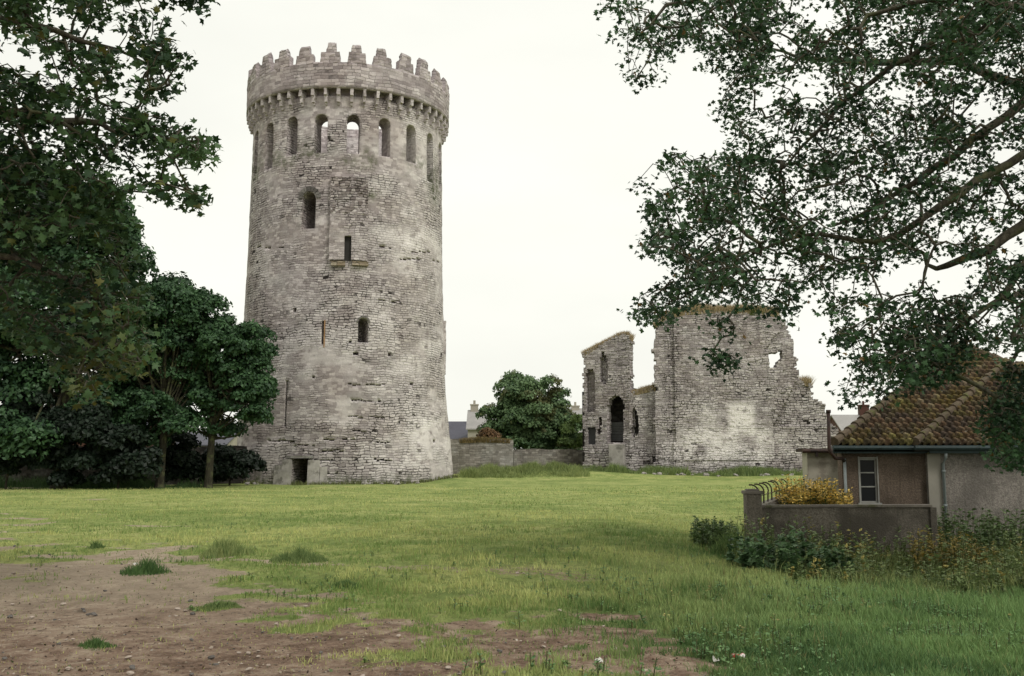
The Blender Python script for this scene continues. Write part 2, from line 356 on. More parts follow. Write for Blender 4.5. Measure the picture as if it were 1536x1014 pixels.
def revolve(profile, nth, jit, jz=0, seed=0):
    """profile (r,z) closed loop, revolved; radial roughness"""
    P = np.array(profile); n = len(P); th = np.arange(nth)*2*math.pi/nth
    TH, K = np.meshgrid(th, np.arange(n)); R = P[:, 0][K]; Zz = P[:, 1][K].copy()
    R = np.where((Zz > 27.5) & (R > 7.2) & (R < 7.4), 6.85, R)
    j = (fbm(np.cos(TH)*9+20, np.sin(TH)*9+20, Zz*1.3, seed, 3)-.5)*jit*2+(RNG.random(TH.shape)-.5)*jit
    R = R+j; Zz = Zz+(RNG.random(TH.shape)-.5)*jz
    sh = .28*sstep(9, 0, Zz)
    x = TC[0]+sh*TR[0]+R*(-TU[0]*np.cos(TH)+TR[0]*np.sin(TH)); y = TC[1]+sh*TR[1]+R*(-TU[1]*np.cos(TH)+TR[1]*np.sin(TH))
    V = np.stack([x.ravel(), y.ravel(), Zz.ravel()], 1); I = np.arange(n*nth).reshape(n, nth)
    A = I; B = np.roll(I, -1, 1); C_ = np.roll(B, -1, 0); D_ = np.roll(A, -1, 0)
    return V, np.stack([A.ravel(), B.ravel(), C_.ravel(), D_.ravel()], 1)
prof = [(4.6, -1.), (8.06, -1.)]
zz = -1.
while zz < Z_TOPW-.26: zz += .25; prof.append((float(tR(zz)), zz))
prof += [(5.7, prof[-1][1]), (5.7, 26.), (5.7, 24.), (5.7, 21.8), (4.6, 21.8), (4.6, 15.), (4.6, 7.)]
V, Fq = revolve(prof, 190, .035, .03, 3)
wall = mesh_np('wall', V, Fq, M['tower'])
cut = MB()
def cutter(phi, z0, z1, w, arch=True, rin=3., rout=9.2, n=9, slant=0.):
    """arched or square prism running radially"""
    pr = [(-w/2, z0), (w/2, z0)]
    if arch:
        zs = z1-w/2
        for k in range(n): a = math.pi*k/(n-1); pr.append((w/2*math.cos(a), zs+w/2*math.sin(a)))
    else: pr += [(w/2, z1), (-w/2, z1)]
    e = -TU*math.cos(phi)+TR*math.sin(phi); s = np.array([-e[1], e[0]])
    s = s if s@TR*math.cos(phi) > 0 or abs(phi) > 1.6 else -s
    v = []
    for r in (rin, rout):
        for a, z in pr: q = TC+e*r+s*a; v.append((q[0], q[1], z))
    m = len(pr); f = [tuple(range(m)), tuple(range(2*m-1, m-1, -1))]+[(i, i+m, (i+1) % m+m, (i+1) % m) for i in range(m)]
    cut.add(v, f)
for k in range(20):
    ph = RAD(2.3+18*k); j = random.uniform(-.06, .06)
    long = .9 if k in (3, 4) else (.6 if k in (17, 16) else 0)
    cutter(ph, 23.35-long+j, 26.2+j*.5, .93+random.uniform(-.05, .06), rin=4.6)
def featcut(px, y0, y1, wpx, depth=2.2, arch=True):
    p0, z1 = thit(px, y0); _, z0 = thit(px, y1); R = float(tR(z0))
    w = wpx/F*(TD-R*math.cos(p0))/max(.5, math.cos(p0)); cutter(p0, z0, z1, w, arch, rin=R-depth); return p0, z0, z1, w
feat = {}
feat['left_arch'] = featcut(464, 288, 343, 20)
feat['low_arch'] = featcut(545, 477, 514, 15, 2.2)
featcut(484.5, 481, 517, 3, 1., False); featcut(430, 572, 640, 2.6, 1., False)
for x, y, w, h in ((442, 465, 5, 6), (397, 495, 5, 5), (533.5, 530.5, 8, 4), (584.5, 532, 5, 5), (525, 513, 4, 3), (569, 602, 4, 3), (470, 566, 4, 3), (617, 576, 5, 3), (648, 662, 4, 4)):
    featcut(x, y-h/2, y+h/2, w, .7, False)
pd, zd0, zd1, wd = featcut(450, 687, 733, 24, 3.4, False)
# open joints where facing stones have dropped out
for x0, x1, yy in ((522, 582, 577), (527, 552, 601), (522, 582, 626), (528, 550, 647), (480, 530, 660), (540, 582, 664), (400, 440, 662), (482, 512, 676), (560, 584, 690), (490, 520, 712), (470, 500, 690), (440, 470, 668), (610, 640, 378), (600, 625, 390), (560, 590, 372), (560, 600, 452), (640, 660, 392), (385, 420, 372), (505, 540, 300), (500, 530, 283), (520, 545, 310)):
    x = x0
    while x < x1:
        w = random.uniform(3, 9); yj = yy+random.uniform(-1.6, 1.6)
        if random.random() < .8: featcut(x+w/2, yj-random.uniform(.6, 1.7), yj+random.uniform(.4, 1.2), w*.9, random.uniform(.15, .4), False)
        x += w+.4
cu = mesh_np('cutter', cut.v, cut.f, None)
import bmesh
bmx = bmesh.new(); bmx.from_mesh(cu.data); bmesh.ops.recalc_face_normals(bmx, faces=bmx.faces); bmx.to_mesh(cu.data); bmx.free()
bmx = bmesh.new(); bmx.from_mesh(wall.data); bmesh.ops.recalc_face_normals(bmx, faces=bmx.faces); bmx.to_mesh(wall.data); bmx.free()
md = wall.modifiers.new('b', 'BOOLEAN'); md.operation = 'DIFFERENCE'; md.object = cu; md.solver = 'EXACT'
dg = bpy.context.evaluated_depsgraph_get(); me = bpy.data.meshes.new_from_object(wall.evaluated_get(dg))
wall.modifiers.clear(); wall.data = me; bpy.data.objects.remove(cu)
if not me.materials: me.materials.append(M['tower'])
def phz(co):
    dx = co[:, 0]-TC[0]; dy = co[:, 1]-TC[1]; return np.arctan2(dx*TR[0]+dy*TR[1], -(dx*TU[0]+dy*TU[1])), co[:, 2]
def tzone(co):
    ph, z = phz(co); u = ph*7.4
    n = fbm(u/1.5+40, z/1.5+40, 0, 61); n2 = fbm(u/4+40, z/2.5+10, 0, 62)
    rough = np.zeros(len(co))
    rough = np.maximum(rough, .9*sstep(.46, .56, n)*sstep(4.2, 3.2, z)*sstep(3.6, 1., u)*sstep(-7.5, -5.5, u))
    rough = np.maximum(rough, .8*sstep(.42, .58, n)*sstep(22.9, 22, z)*sstep(17.5, 19, z))
    rough = np.maximum(rough, .7*sstep(.5, .6, n2)*sstep(18.5, 17.5, z)*sstep(13, 14, z))
    rough = np.maximum(rough, .8*sstep(.52, .62, n2))
    rough = np.maximum(rough, .9*sstep(4.6, 3.6, z)*sstep(4.2, 1.6, u)*sstep(-8., -6., u)*sstep(.38, .5, n))
    rough = rough-.5*sstep(.55, .6, fbm(u/3+3, z/3+90, 0, 66))
    moss = .75*sstep(.5, .62, n)*np.exp(-((z-23.)/1.)**2)
    moss = np.maximum(moss, .95*np.exp(-((u-7.9)/1.)**2-((z-22.3)/1.7)**2)); moss = np.maximum(moss, .9*np.exp(-((u+10.2)/.8)**2-((z-23.5)/1.5)**2))
    moss = np.maximum(moss, .9*np.exp(-((u-1.7)/.4)**2-((z-20.3)/.4)**2)); moss = np.maximum(moss, .95*sstep(1.3, .2, z+n*.9-.2))
    pale = .5*np.exp(-((u-5.4)/1.9)**2-((z-3.4)/1.9)**2)+.35*sstep(.55, .65, fbm(u/2.4, z/1.4+50, 0, 64))+.6*np.exp(-((u-4)/3.)**2-((z-17.6)/.6)**2)+.25*sstep(1, 7, u)
    return rough, np.clip(moss, 0, 1), np.clip(pale, 0, 1)
CYL = None
def tower_uv(me):
    # rotate so that the seam is at the back: th = atan2 measured from the camera side
    box_uv(me, cyl=(TC[0], TC[1], 7.4, 0))
tower_uv(me); zone_attr(me, tzone); to_local(wall, tower)
# parapet ring with machicolation slot
Rb = 7.28
prof = [(6.0, 28.75), (7.55, 28.75), (7.55, Z_PB), (RP, Z_PB)]+[(RP, Z_PB+.25*i) for i in range(1, 8)]+[(RP, Z_CR), (RP-.25, Z_CR+.01), (RP-.5, Z_CR), (RP-.5, 29.0), (6., 29.0)]
V, Fq = revolve(prof, 210, .035, .04, 9)
par = mesh_np('parapet', V, Fq, M['parapet'])
def pzone(co):
    ph, z = phz(co); u = ph*7.4; n = fbm(u/1.2+40, z/1.2+40, 0, 71)
    return .3*sstep(.5, .6, n), .8*sstep(.4, .6, n)*np.exp(-((ph+1.35)/.18)**2), .3*sstep(.55, .65, n)
tower_uv(par.data); zone_attr(par.data, pzone); to_local(par, tower)
def cblock(mb, ph0, ph1, r0, r1, z0, z1, nx=5, nz=4, jit=.02, top=0., taper=0.):
    """curved stone block; top = saddle rise at mid thickness, taper = narrowing of the top"""
    pts = {}; v = []
    def P(i, j, k):
        key = (i, j, k)
        if key not in pts:
            a = i/nx; c = j/2.; h = k/nz; m = (ph0+ph1)/2; w = (ph1-ph0)/2*(1-taper*h)
            ph = m+(2*a-1)*w; r = r0+(r1-r0)*c; z = z0+(z1-z0)*h+(top*(1-abs(2*c-1)) if k == nz else 0)
            q = tp(r, ph, z); pts[key] = len(v); v.append(tuple(x+random.uniform(-jit, jit) for x in q))
        return pts[key]
    f = []
    for i in range(nx):
        for k in range(nz):
            f.append((P(i, 2, k), P(i+1, 2, k), P(i+1, 2, k+1), P(i, 2, k+1))); f.append((P(i+1, 0, k), P(i, 0, k), P(i, 0, k+1), P(i+1, 0, k+1)))
        for j in range(2):
            f.append((P(i, j, nz), P(i, j+1, nz), P(i+1, j+1, nz), P(i+1, j, nz))); f.append((P(i, j+1, 0), P(i, j, 0), P(i+1, j, 0), P(i+1, j+1, 0)))
    for j in range(2):
        for k in range(nz):
            f.append((P(0, j, k), P(0, j+1, k), P(0, j+1, k+1), P(0, j, k+1))); f.append((P(nx, j+1, k), P(nx, j, k), P(nx, j, k+1), P(nx, j+1, k+1)))
    mb.add(v, f)
for k in range(26):
    ph = RAD(3.+13.846*k)+random.uniform(-.008, .008); mb = MB(); w = RAD(5.2)*random.uniform(.92, 1.08); w2 = RAD(3.0)*random.uniform(.85, 1.15); s = random.uniform(-.25, .25)*w2
    zs = Z_CR+.68+random.uniform(-.1, .08)
    cblock(mb, ph-w, ph+w, RP-.5, RP+.01, Z_CR-.05, zs, jit=.03, taper=.1, top=.05)
    cblock(mb, ph-w2+s, ph+w2+s, RP-.46, RP-.03, zs-.03, zs+.6+random.uniform(-.1, .1), nx=3, nz=3, jit=.035, taper=.2, top=.2)
    if abs(ph-math.pi) < RAD(48): o = None; continue
    o = mb.build('merlon', M['parapet'], None, uv=False); tower_uv(o.data); zone_attr(o.data, pzone); to_local(o, tower)
for k in range(52):
    ph = RAD(.9+6.923*k)+random.uniform(-.006, .006); mb = MB(); w = .014*random.uniform(.85, 1.2)
    cblock(mb, ph-w, ph+w, Rb-.6, RP-.03, 27.45, 28.0, nx=2, nz=3, jit=.02)
    cblock(mb, ph-w*.95, ph+w*.95, Rb-.25, Rb+.36, 27.0+random.uniform(-.06, .06), 27.47, nx=2, nz=3, jit=.025, taper=-.1)
    cblock(mb, ph-w*.7, ph+w*.7, Rb-.25, Rb+.16, 26.82, 27.03, nx=2, nz=2, jit=.02)
    o = mb.build('corbel', M['parapet'], None, uv=False); tower_uv(o.data); zone_attr(o.data, lambda c: (0*c[:, 0], 0*c[:, 0], 0*c[:, 0]+.25)); to_local(o, tower)
# projecting latrine shaft panel with a slit
def panel(name, px0, px1, y0, y1, dr, mat, slit=None, jit=.02, zf=None, base=0.):
    a0, zt = thit(px0, y0); a1, _ = thit(px1, y0); _, zb = thit((px0+px1)/2, y1)
    n = max(4, int((a1-a0)*7.4/.25)); m = max(3, int((zt-zb)/.25)); th = np.linspace(a0, a1, n+1); zs = np.linspace(zb, zt, m+1)
    if slit:
        s0, sz1 = thit(slit[0], slit[2]); s1, _ = thit(slit[1], slit[2]); _, sz0 = thit(slit[0], slit[3])
        for val in (s0, s1): th[np.argmin(abs(th-val))] = val
        for val in (sz0, sz1): zs[np.argmin(abs(zs-val))] = val
    v = []; idx = {}
    def P(i, j, k):
        if (i, j, k) not in idx:
            r = float(tR(zs[j]))+(dr+random.uniform(-jit, jit) if k else -.12+base); ph = th[i]
            idx[(i, j, k)] = len(v); v.append(tp(r, ph, zs[j]+(random.uniform(-jit, jit) if 0 < j < m else 0)))
        return idx[(i, j, k)]
    solid = np.ones((n, m), bool)
    if slit:
        for i in range(n):
            for j in range(m):
                if s0-1e-6 <= th[i] and th[i+1] <= s1+1e-6 and sz0-1e-6 <= zs[j] and zs[j+1] <= sz1+1e-6: solid[i, j] = False
    f = []
    for i in range(n):
        for j in range(m):
            if not solid[i, j]: continue
            f.append((P(i, j, 1), P(i+1, j, 1), P(i+1, j+1, 1), P(i, j+1, 1)))
            if i == 0 or not solid[i-1, j]: f.append((P(i, j, 0), P(i, j, 1), P(i, j+1, 1), P(i, j+1, 0)))
            if i == n-1 or not solid[i+1, j]: f.append((P(i+1, j, 1), P(i+1, j, 0), P(i+1, j+1, 0), P(i+1, j+1, 1)))
            if j == 0 or not solid[i, j-1]: f.append((P(i, j, 0), P(i+1, j, 0), P(i+1, j, 1), P(i, j, 1)))
            if j == m-1 or not solid[i, j+1]: f.append((P(i, j+1, 1), P(i+1, j+1, 1), P(i+1, j+1, 0), P(i, j+1, 0)))
    o = mesh_np(name, v, f, mat); tower_uv(o.data); zone_attr(o.data, zf or tzone); to_local(o, tower); return o
M['tpanel'] = masonry('dark_panel_stone', ((.11, .09, .088), (.21, .18, .175), (.32, .285, .28), (.6, .55, .54)), row=.2, col=.4, joint=.05, jmin=.5, jmax=1.)
def gzone(co):
    ph, z = phz(co); r, g, b = tzone(co); return np.where(z > 19.3+.3*fbm(ph*9, z, 0, 8), 1., r*.4), g*.3, b*.3
# slit cut through the panel; a near-black block paints the shade behind it
panel('latrine_shaft', 497.5, 551.5, 266, 392, .33, M['tower'], slit=(517, 527, 355, 391), zf=gzone)
panel('dark_course', 498.5, 550.5, 268, 321, .345, M['tpanel'], zf=gzone, jit=.04)
M['ochre'] = masonry('ochre_corbel_stone', ((.15, .12, .09), (.24, .195, .14), (.32, .27, .20), (.40, .35, .28)), row=.3, col=.6, zone=False)
panel('shaft_corbel', 497.5, 518, 392.5, 399, .28, M['ochre'], jit=.03); panel('shaft_corbel', 528, 551.5, 392.5, 399, .28, M['ochre'], jit=.03)
mb = MB(); a0, z1 = thit(517, 355); a1, _ = thit(527, 355); _, z0 = thit(517, 391)
cblock(mb, a0, a1, float(tR(z0))-.1, float(tR(z0))+.025, z0, z1, nx=2, nz=6, jit=.004); o = mb.build('slit_dark_block', M['void'], None); to_local(o, tower)  # solid near-black block, the slit's inner shade painted as colour
# voussoirs round the left arched window, rust stained slit, pale door render, buttress on the right edge
def voussoirs(px, yspring, wpx, mat, n=9, hpx=9):
    p0, zs = thit(px, yspring); R = float(tR(zs)); w = wpx/F*(TD-R*math.cos(p0)); h = hpx/F*70
    mb = MB()
    for k in range(n):
        a = math.pi*(k+.06)/n; b = math.pi*(k+.94)/n; rr = [(w/2+.02, a), (w/2+h*random.uniform(.8, 1.1), a), (w/2+h*random.uniform(.8, 1.1), b), (w/2+.02, b)]; v = []
        for r in (R-.2, R+.07+random.uniform(0, .03)):
            for q, g in rr: v.append(tp(r, p0-q*math.cos(g)/R, zs+q*math.sin(g)))
        mb.add(v, [(0, 1, 2, 3), (7, 6, 5, 4), (0, 4, 5, 1), (1, 5, 6, 2), (2, 6, 7, 3), (3, 7, 4, 0)])
    return mb.build('voussoir_arch', mat, tower)
M['dstone'] = masonry('dark_dressed_stone', ((.08, .075, .07), (.13, .12, .115), (.19, .18, .17), (.28, .27, .25)), row=.4, col=.8, joint=.01, zone=False)
M['lstone'] = masonry('light_dressed_stone', ((.22, .20, .19), (.32, .3, .28), (.42, .39, .36), (.5, .47, .44)), row=.4, col=.8, joint=.01, zone=False)
voussoirs(464, 297.5, 21, M['dstone'], 9, 8); voussoirs(545, 484, 15.5, M['dstone'], 5, 3)
M['rust'] = simple('rusty_stone', (.34, .2, .10), .4, 6)
for x0, x1 in ((486.5, 488.2),): panel('rusty_jamb', x0, x1, 480, 521, .035, M['rust'], jit=.005)
M['render'] = simple('cement_render', (.33, .31, .29), .45, 2.5, .9, .4, c2=(.17, .16, .145))
panel('door_surround', 424, 437.7, 688.5, 735, .05, M['render'], jit=.02); panel('door_surround', 412, 423.8, 697, 735, .035, M['render'], jit=.03)
panel('door_surround', 462.3, 480, 690, 733, .05, M['render'], jit=.02); panel('door_surround', 480.3, 491, 700, 733, .03, M['render'], jit=.03)
panel('door_lintel', 430, 470, 683.5, 687.3, .09, M['dstone'], jit=.01)
# buttress / chute on right flank
def chute():
    mb = MB(); a = RAD(84)
    cblock(mb, a-.05, a+.09, 7.0, 7.75, 8.2, 12.3, nx=3, nz=14, jit=.03); o = mb.build('flank_chute', M['tower'], None, uv=False); tower_uv(o.data); zone_attr(o.data, tzone); to_local(o, tower)
chute()
# ---------------------------------------------------------------- RUIN WALLS (stone by stone grid)
def inside(poly, x, y):
    c = np.zeros(x.shape, bool); n = len(poly)
    for i in range(n):
        x1, y1 = poly[i]; x2, y2 = poly[(i+1) % n]
        cond = ((y1 > y) != (y2 > y)) & (x < (x2-x1)*(y-y1)/((y2-y1) if y2 != y1 else 1e-9)+x1); c ^= cond
    return c
def grid_wall(name, P0, P1, outline, holes, recess, thick, mat, parent, cell=.2, rough=.05, zf=None, topthin=0.):
    P0 = np.array(P0, float); P1 = np.array(P1, float); d = P1-P0; L = np.hypot(*d); d /= L; n = np.array([-d[1], d[0]]); n = n if n[1] > 0 else -n
    def conv(pp):
        out = []
        for px, py in pp:
            r = ray(px, py); A = np.array([[r[0], -d[0]], [r[1], -d[1]]]); s, u = np.linalg.solve(A, P0); out.append((u, EYE+s*r[2]))
        return out
    out = conv(outline); u0 = min(a for a, b in out)-.5; u1 = max(a for a, b in out)+.5; v0 = min(b for a, b in out)-.3; v1 = max(b for a, b in out)+.5
    nu = int((u1-u0)/cell); nv = int((v1-v0)/cell); U, Vv = np.meshgrid(u0+(np.arange(nu)+.5)*cell, v0+(np.arange(nv)+.5)*cell)
    wob = (RNG.random(U.shape)-.5)*cell*.6; wu = (fbm(U/.7, Vv/.5, 0, 77)-.5)*.5
    m = inside(out, U+wob+wu, Vv+wob)
    for h in holes: m &= ~inside(conv(h), U+wob*.4, Vv+wob*.4)
    # depth of each cell; runs of cells along a course make one stone
    dep = np.zeros(U.shape)
    for j in range(nv):
        i = 0
        while i < nu:
            k = random.randint(1, 4); dep[j, i:i+k] = random.gauss(0, rough*.55); i += k
    dep += (fbm(U/1.3, Vv/1.3, 3, 78)-.5)*rough*4
    for pp, dd in recess: dep = np.where(inside(conv(pp), U+wob*.5, Vv+wob*.5), dep+dd, dep)
    js = {}
    jr = RNG.random((nv+2, nu+2, 2))-.5
    v = []; f = []
    def P(j, i, w):
        a = u0+i*cell+jr[j, i, 0]*cell*.55; z = v0+j*cell+jr[j, i, 1]*cell*.4; q = P0+d*a+n*w; v.append((q[0], q[1], z)); return len(v)-1
    tk = thick+(fbm(U/1.1, Vv/.8, 9, 79)-.5)*.5
    for j in range(nv):
        for i in range(nu):
            if not m[j, i]: continue
            a = dep[j, i]; b = tk[j, i]
            f.append((P(j, i, a), P(j, i+1, a), P(j+1, i+1, a), P(j+1, i, a))); f.append((P(j, i+1, b), P(j, i, b), P(j+1, i, b), P(j+1, i+1, b)))
            for dj, di, e0, e1 in ((-1, 0, (0, 0), (0, 1)), (1, 0, (1, 1), (1, 0)), (0, -1, (1, 0), (0, 0)), (0, 1, (0, 1), (1, 1))):
                jj, ii = j+dj, i+di; ok = 0 <= jj < nv and 0 <= ii < nu and m[jj, ii]
                A0 = (j+e0[0], i+e0[1]); A1 = (j+e1[0], i+e1[1])
                if not ok:
                    # split through the thickness so broken ends look like rubble
                    ws = np.linspace(a, b, max(2, int((b-a)/.35)+1))
                    for q in range(len(ws)-1):
                        f.append((P(*A0, ws[q]), P(*A0, ws[q+1]), P(*A1, ws[q+1]), P(*A1, ws[q])))
                else:
                    a2 = dep[jj, ii]
                    if a2 > a+.003: f.append((P(*A0, a), P(*A0, a2), P(*A1, a2), P(*A1, a)))
    o = mesh_np(name, v, f, mat); box_uv(o.data)
    if zf: zone_attr(o.data, zf)
    else: zone_attr(o.data, lambda c: (.25+0*c[:, 0], 0*c[:, 0], 0*c[:, 0]))
    to_local(o, parent); o['_c'] = 0; del o['_c']
    return o
ruin = empty('ruined_gatehouse', at(1000, 712, 90)); tag(ruin, 'broken grey stone gatehouse ruin with roofless walls and empty arches', 'ruin')
def rz(cx=None, extra=0.):
    def fn(c):
        px, py = proj(c[:, 0].astype(float), c[:, 1].astype(float), c[:, 2].astype(float)); n = fbm(c[:, 0]/1.3+50, c[:, 2]/1.3+50, c[:, 1]/1.3, 81)
        z = c[:, 2]
        rough = .15+.8*sstep(2.9, 2.1, z)+.7*sstep(.52, .62, n)+.6*sstep(12, 14, c[:, 0]-0*z)*0
        rough = rough+extra+.8*np.exp(-((px-1008)/9.)**2)+.6*sstep(1150, 1165, px)*sstep(530, 600, py)
        pale = .95*np.exp(-((px-1112)/20.)**6-((py-628)/26.)**6)*1.+.75*np.exp(-((px-1095)/90.)**4-((py-672)/28.)**4)*sstep(.3, .5, n)+.6*np.exp(-((px-1062)/18.)**2-((py-628)/20.)**2)
        pale = pale+.25*sstep(.5, .6, n)
        moss = .5*sstep(.6, 0, z-.6)*1.
        return np.clip(rough-pale*.7, 0, 1), np.clip(moss, 0, 1), np.clip(pale, 0, 1)
    return fn
YC = 90.
P = lambda px, Y: (at(px, 700, Y).x, Y)
main_out = [(983, 722), (984, 600), (981, 540), (983, 500), (986, 480), (1000, 471), (1030, 468), (1060, 466), (1110, 467), (1166, 470), (1176, 482), (1188, 508), (1193, 532), (1196, 550), (1204, 570), (1214, 575), (1220, 592), (1236, 606), (1246, 630), (1262, 650), (1290, 665), (1292, 722)]
grid_wall('gable_wall', P(983, YC), P(1290, YC-2.0), main_out, [[(1153, 528), (1172, 526), (1174, 536), (1166, 546), (1163, 552), (1153, 551)]],
          [([(1003, 480), (1010, 480), (1013, 700), (1001, 700)], .22), ([(983, 688), (1150, 690), (1150, 722), (983, 722)], .12), ([(1160, 640), (1200, 560), (1230, 600), (1290, 660), (1290, 722), (1165, 722)], .25), ([(1176, 486), (1150, 520), (1150, 526), (1178, 530), (1176, 560), (1170, 640), (1300, 640), (1300, 480)], .16)],
          1.7, M['ruin'], ruin, cell=.2, rough=.035, zf=rz())
low_out = [(945, 722), (945, 590), (955, 586), (966, 584), (984, 580), (988, 584), (988, 722)]
grid_wall('curtain_wall', P(946, 91.2), P(988, 90.8), low_out, [[(946, 655), (946, 622), (950, 612), (955, 614), (957.5, 630), (957, 650), (953, 656)]],
          [([(965, 690), (978, 692), (976, 700), (963, 699)], .4), ([(979, 684), (986, 684), (986, 696), (979, 696)], .5)], 1.1, M['ruin'], ruin, cell=.17, rough=.04, zf=rz())
left_out = [(875, 722), (876, 640), (875, 560), (876, 529), (886, 523), (900, 516), (915, 508), (925, 503), (938, 500), (943, 506), (945, 520), (944, 570), (945, 592), (951, 600), (951, 722)]
def archp(x0, x1, y0, y1, n=6, pointed=1.25):
    w = (x1-x0)/2; c = (x0+x1)/2; r = [(x1, y1), (x1, y0+w*pointed)]
    for k in range(1, n): a = math.pi*k/n; r.append((c+w*math.cos(a), y0+w*pointed*(1-math.sin(a))))
    return r+[(x0, y0+w*pointed), (x0, y1)]
grid_wall('gate_wall', P(875, 93.3), P(951, 91.2), left_out, [archp(911, 936, 592, 664), [(882, 641), (893, 641), (893, 668), (882, 668)], archp(946.5, 957, 612, 655)],
          [(archp(879, 892, 553, 618), .8), (archp(899, 911, 532, 575), .8), ([(902, 528), (906, 528), (906, 540), (902, 540)], .8), ([(897, 626), (902, 626), (902, 652), (897, 652)], .8), ([(926, 500), (952, 500), (952, 590), (926, 575)], .1), ([(880, 700), (911, 700), (911, 722), (880, 722)], .2)],
          1.15, M['ruin'], ruin, cell=.16, rough=.04, zf=rz(extra=.0))
# boards and back wall (shade put into its colour) seen inside the gate arch, and the rear walls that close the passage
M['boards'] = simple('grey_boards', (.10, .10, .10), .3, 3, .8)
mb = MB(); 
for k in range(12):
    y = 634+k*2.4+random.uniform(-.3, .3); a = at(906, y+1.5, 94.4); b = at(941, y, 93.4)
    mb.obox((a.x, a.y), (b.x, b.y), .05, a.z, a.z+.13)
mb.build('hoarding_boards', M['boards'], ruin)
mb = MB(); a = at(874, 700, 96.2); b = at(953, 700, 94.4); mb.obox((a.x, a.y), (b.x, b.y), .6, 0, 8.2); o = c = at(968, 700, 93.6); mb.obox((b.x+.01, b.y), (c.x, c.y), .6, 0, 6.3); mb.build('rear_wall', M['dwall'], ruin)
mb = MB(); a = at(876, 700, 95.0); b = at(950, 700, 93.2); mb.obox((a.x, a.y-.9), (b.x, b.y-.9), 2.1, 8.0, 8.3); mb.build('passage_light_block', M['dwall'], ruin)  # slab added to block skylight so the gate arch stays dark
M['void2'] = simple('shuttered_opening', (.05, .05, .055))
mb = MB(); a = at(880.5, 670, 93.5); b = at(894.5, 670, 93.1); mb.obox((a.x, a.y), (b.x, b.y), .1, at(880, 670, 96).z, at(880, 640, 96).z); mb.build('shutter', M['void2'], ruin)
# pale rendered pier in front of the gate arch
mb = MB(); a = at(913, 712, 91.6); b = at(936, 712, 91.)
mb.obox((a.x, a.y), (b.x, b.y), .9, 0, at(920, 666, 92).z); o = mb.build('rendered_pier', M['render'], ruin, bevel=.06)
# ---------------------------------------------------------------- boundary walls
def field_wall(label, P0, P1, z0, z1, mat, thick=.5, cat='wall', group=None, wob=.12, name='boundary_wall'):
    P0 = np.array(P0, float); P1 = np.array(P1, float); L = np.hypot(*(P1-P0)); n = max(3, int(L/.4)); d = (P1-P0)/L; nn = np.array([-d[1], d[0]]); v = []; m = 7
    us = np.linspace(0, L, n+1); zt = z1+(fbm(us/1.6+z1*9, us*0, 0, 91)-.5)*2*wob
    for s in (0, 1):
        for i, u in enumerate(us):
            for j in range(m+1):
                z = z0+(zt[i]-z0)*j/m; w = (0 if s == 0 else thick)+random.uniform(-.03, .03); q = P0+d*u+nn*w; v.append((q[0], q[1], z))
    I = np.arange(2*(n+1)*(m+1)).reshape(2, n+1, m+1); f = []
    for i in range(n):
        for j in range(m): f.append((I[0, i, j], I[0, i+1, j], I[0, i+1, j+1], I[0, i, j+1])); f.append((I[1, i+1, j], I[1, i, j], I[1, i, j+1], I[1, i+1, j+1]))
        f.append((I[0, i, m], I[0, i+1, m], I[1, i+1, m], I[1, i, m]))
    for j in range(m): f.append((I[1, 0, j], I[0, 0, j], I[0, 0, j+1], I[1, 0, j+1])); f.append((I[0, n, j], I[1, n, j], I[1, n, j+1], I[0, n, j+1]))
    o = mesh_np(name, v, [tuple(int(a) for a in q) for q in f], mat); box_uv(o.data); return tag(o, label, cat, group)
a = at(655, 700, 92); b = at(770, 700, 92)
M['bwall2'] = masonry('pale_boundary_stone', ((.16, .15, .135), (.24, .225, .2), (.32, .3, .275), (.42, .4, .37)), row=.2, col=.4, joint=.03, jmin=.1, jmax=.5, zone=False)
field_wall('taller pale grey stone boundary wall just right of the round tower', (a.x, 92), (b.x, 92), 0, at(700, 659, 92).z, M['bwall2'])
field_wall('lower dark stone boundary wall running below the bushy tree to the ruin', (at(771, 700, 94).x, 94), (at(880, 700, 97).x, 97), 0, at(800, 674, 94).z, M['bwall'])
for x, y, w, h in ((700, 672, 3, 3), (741, 672, 6, 4)): pass
field_wall('long stone wall coloured dark for the deep shade behind the trees on the left', (-75, 66.5), (-18.5, 69.5), -.2, at(200, 669, 66).z, M['dwall'], name='shaded_wall', wob=.2)
field_wall('dark garden wall remnant behind the tall round tower base', (-19, 80), (-8, 90), 0, 2.2, M['bwall'], name='wall_remnant')
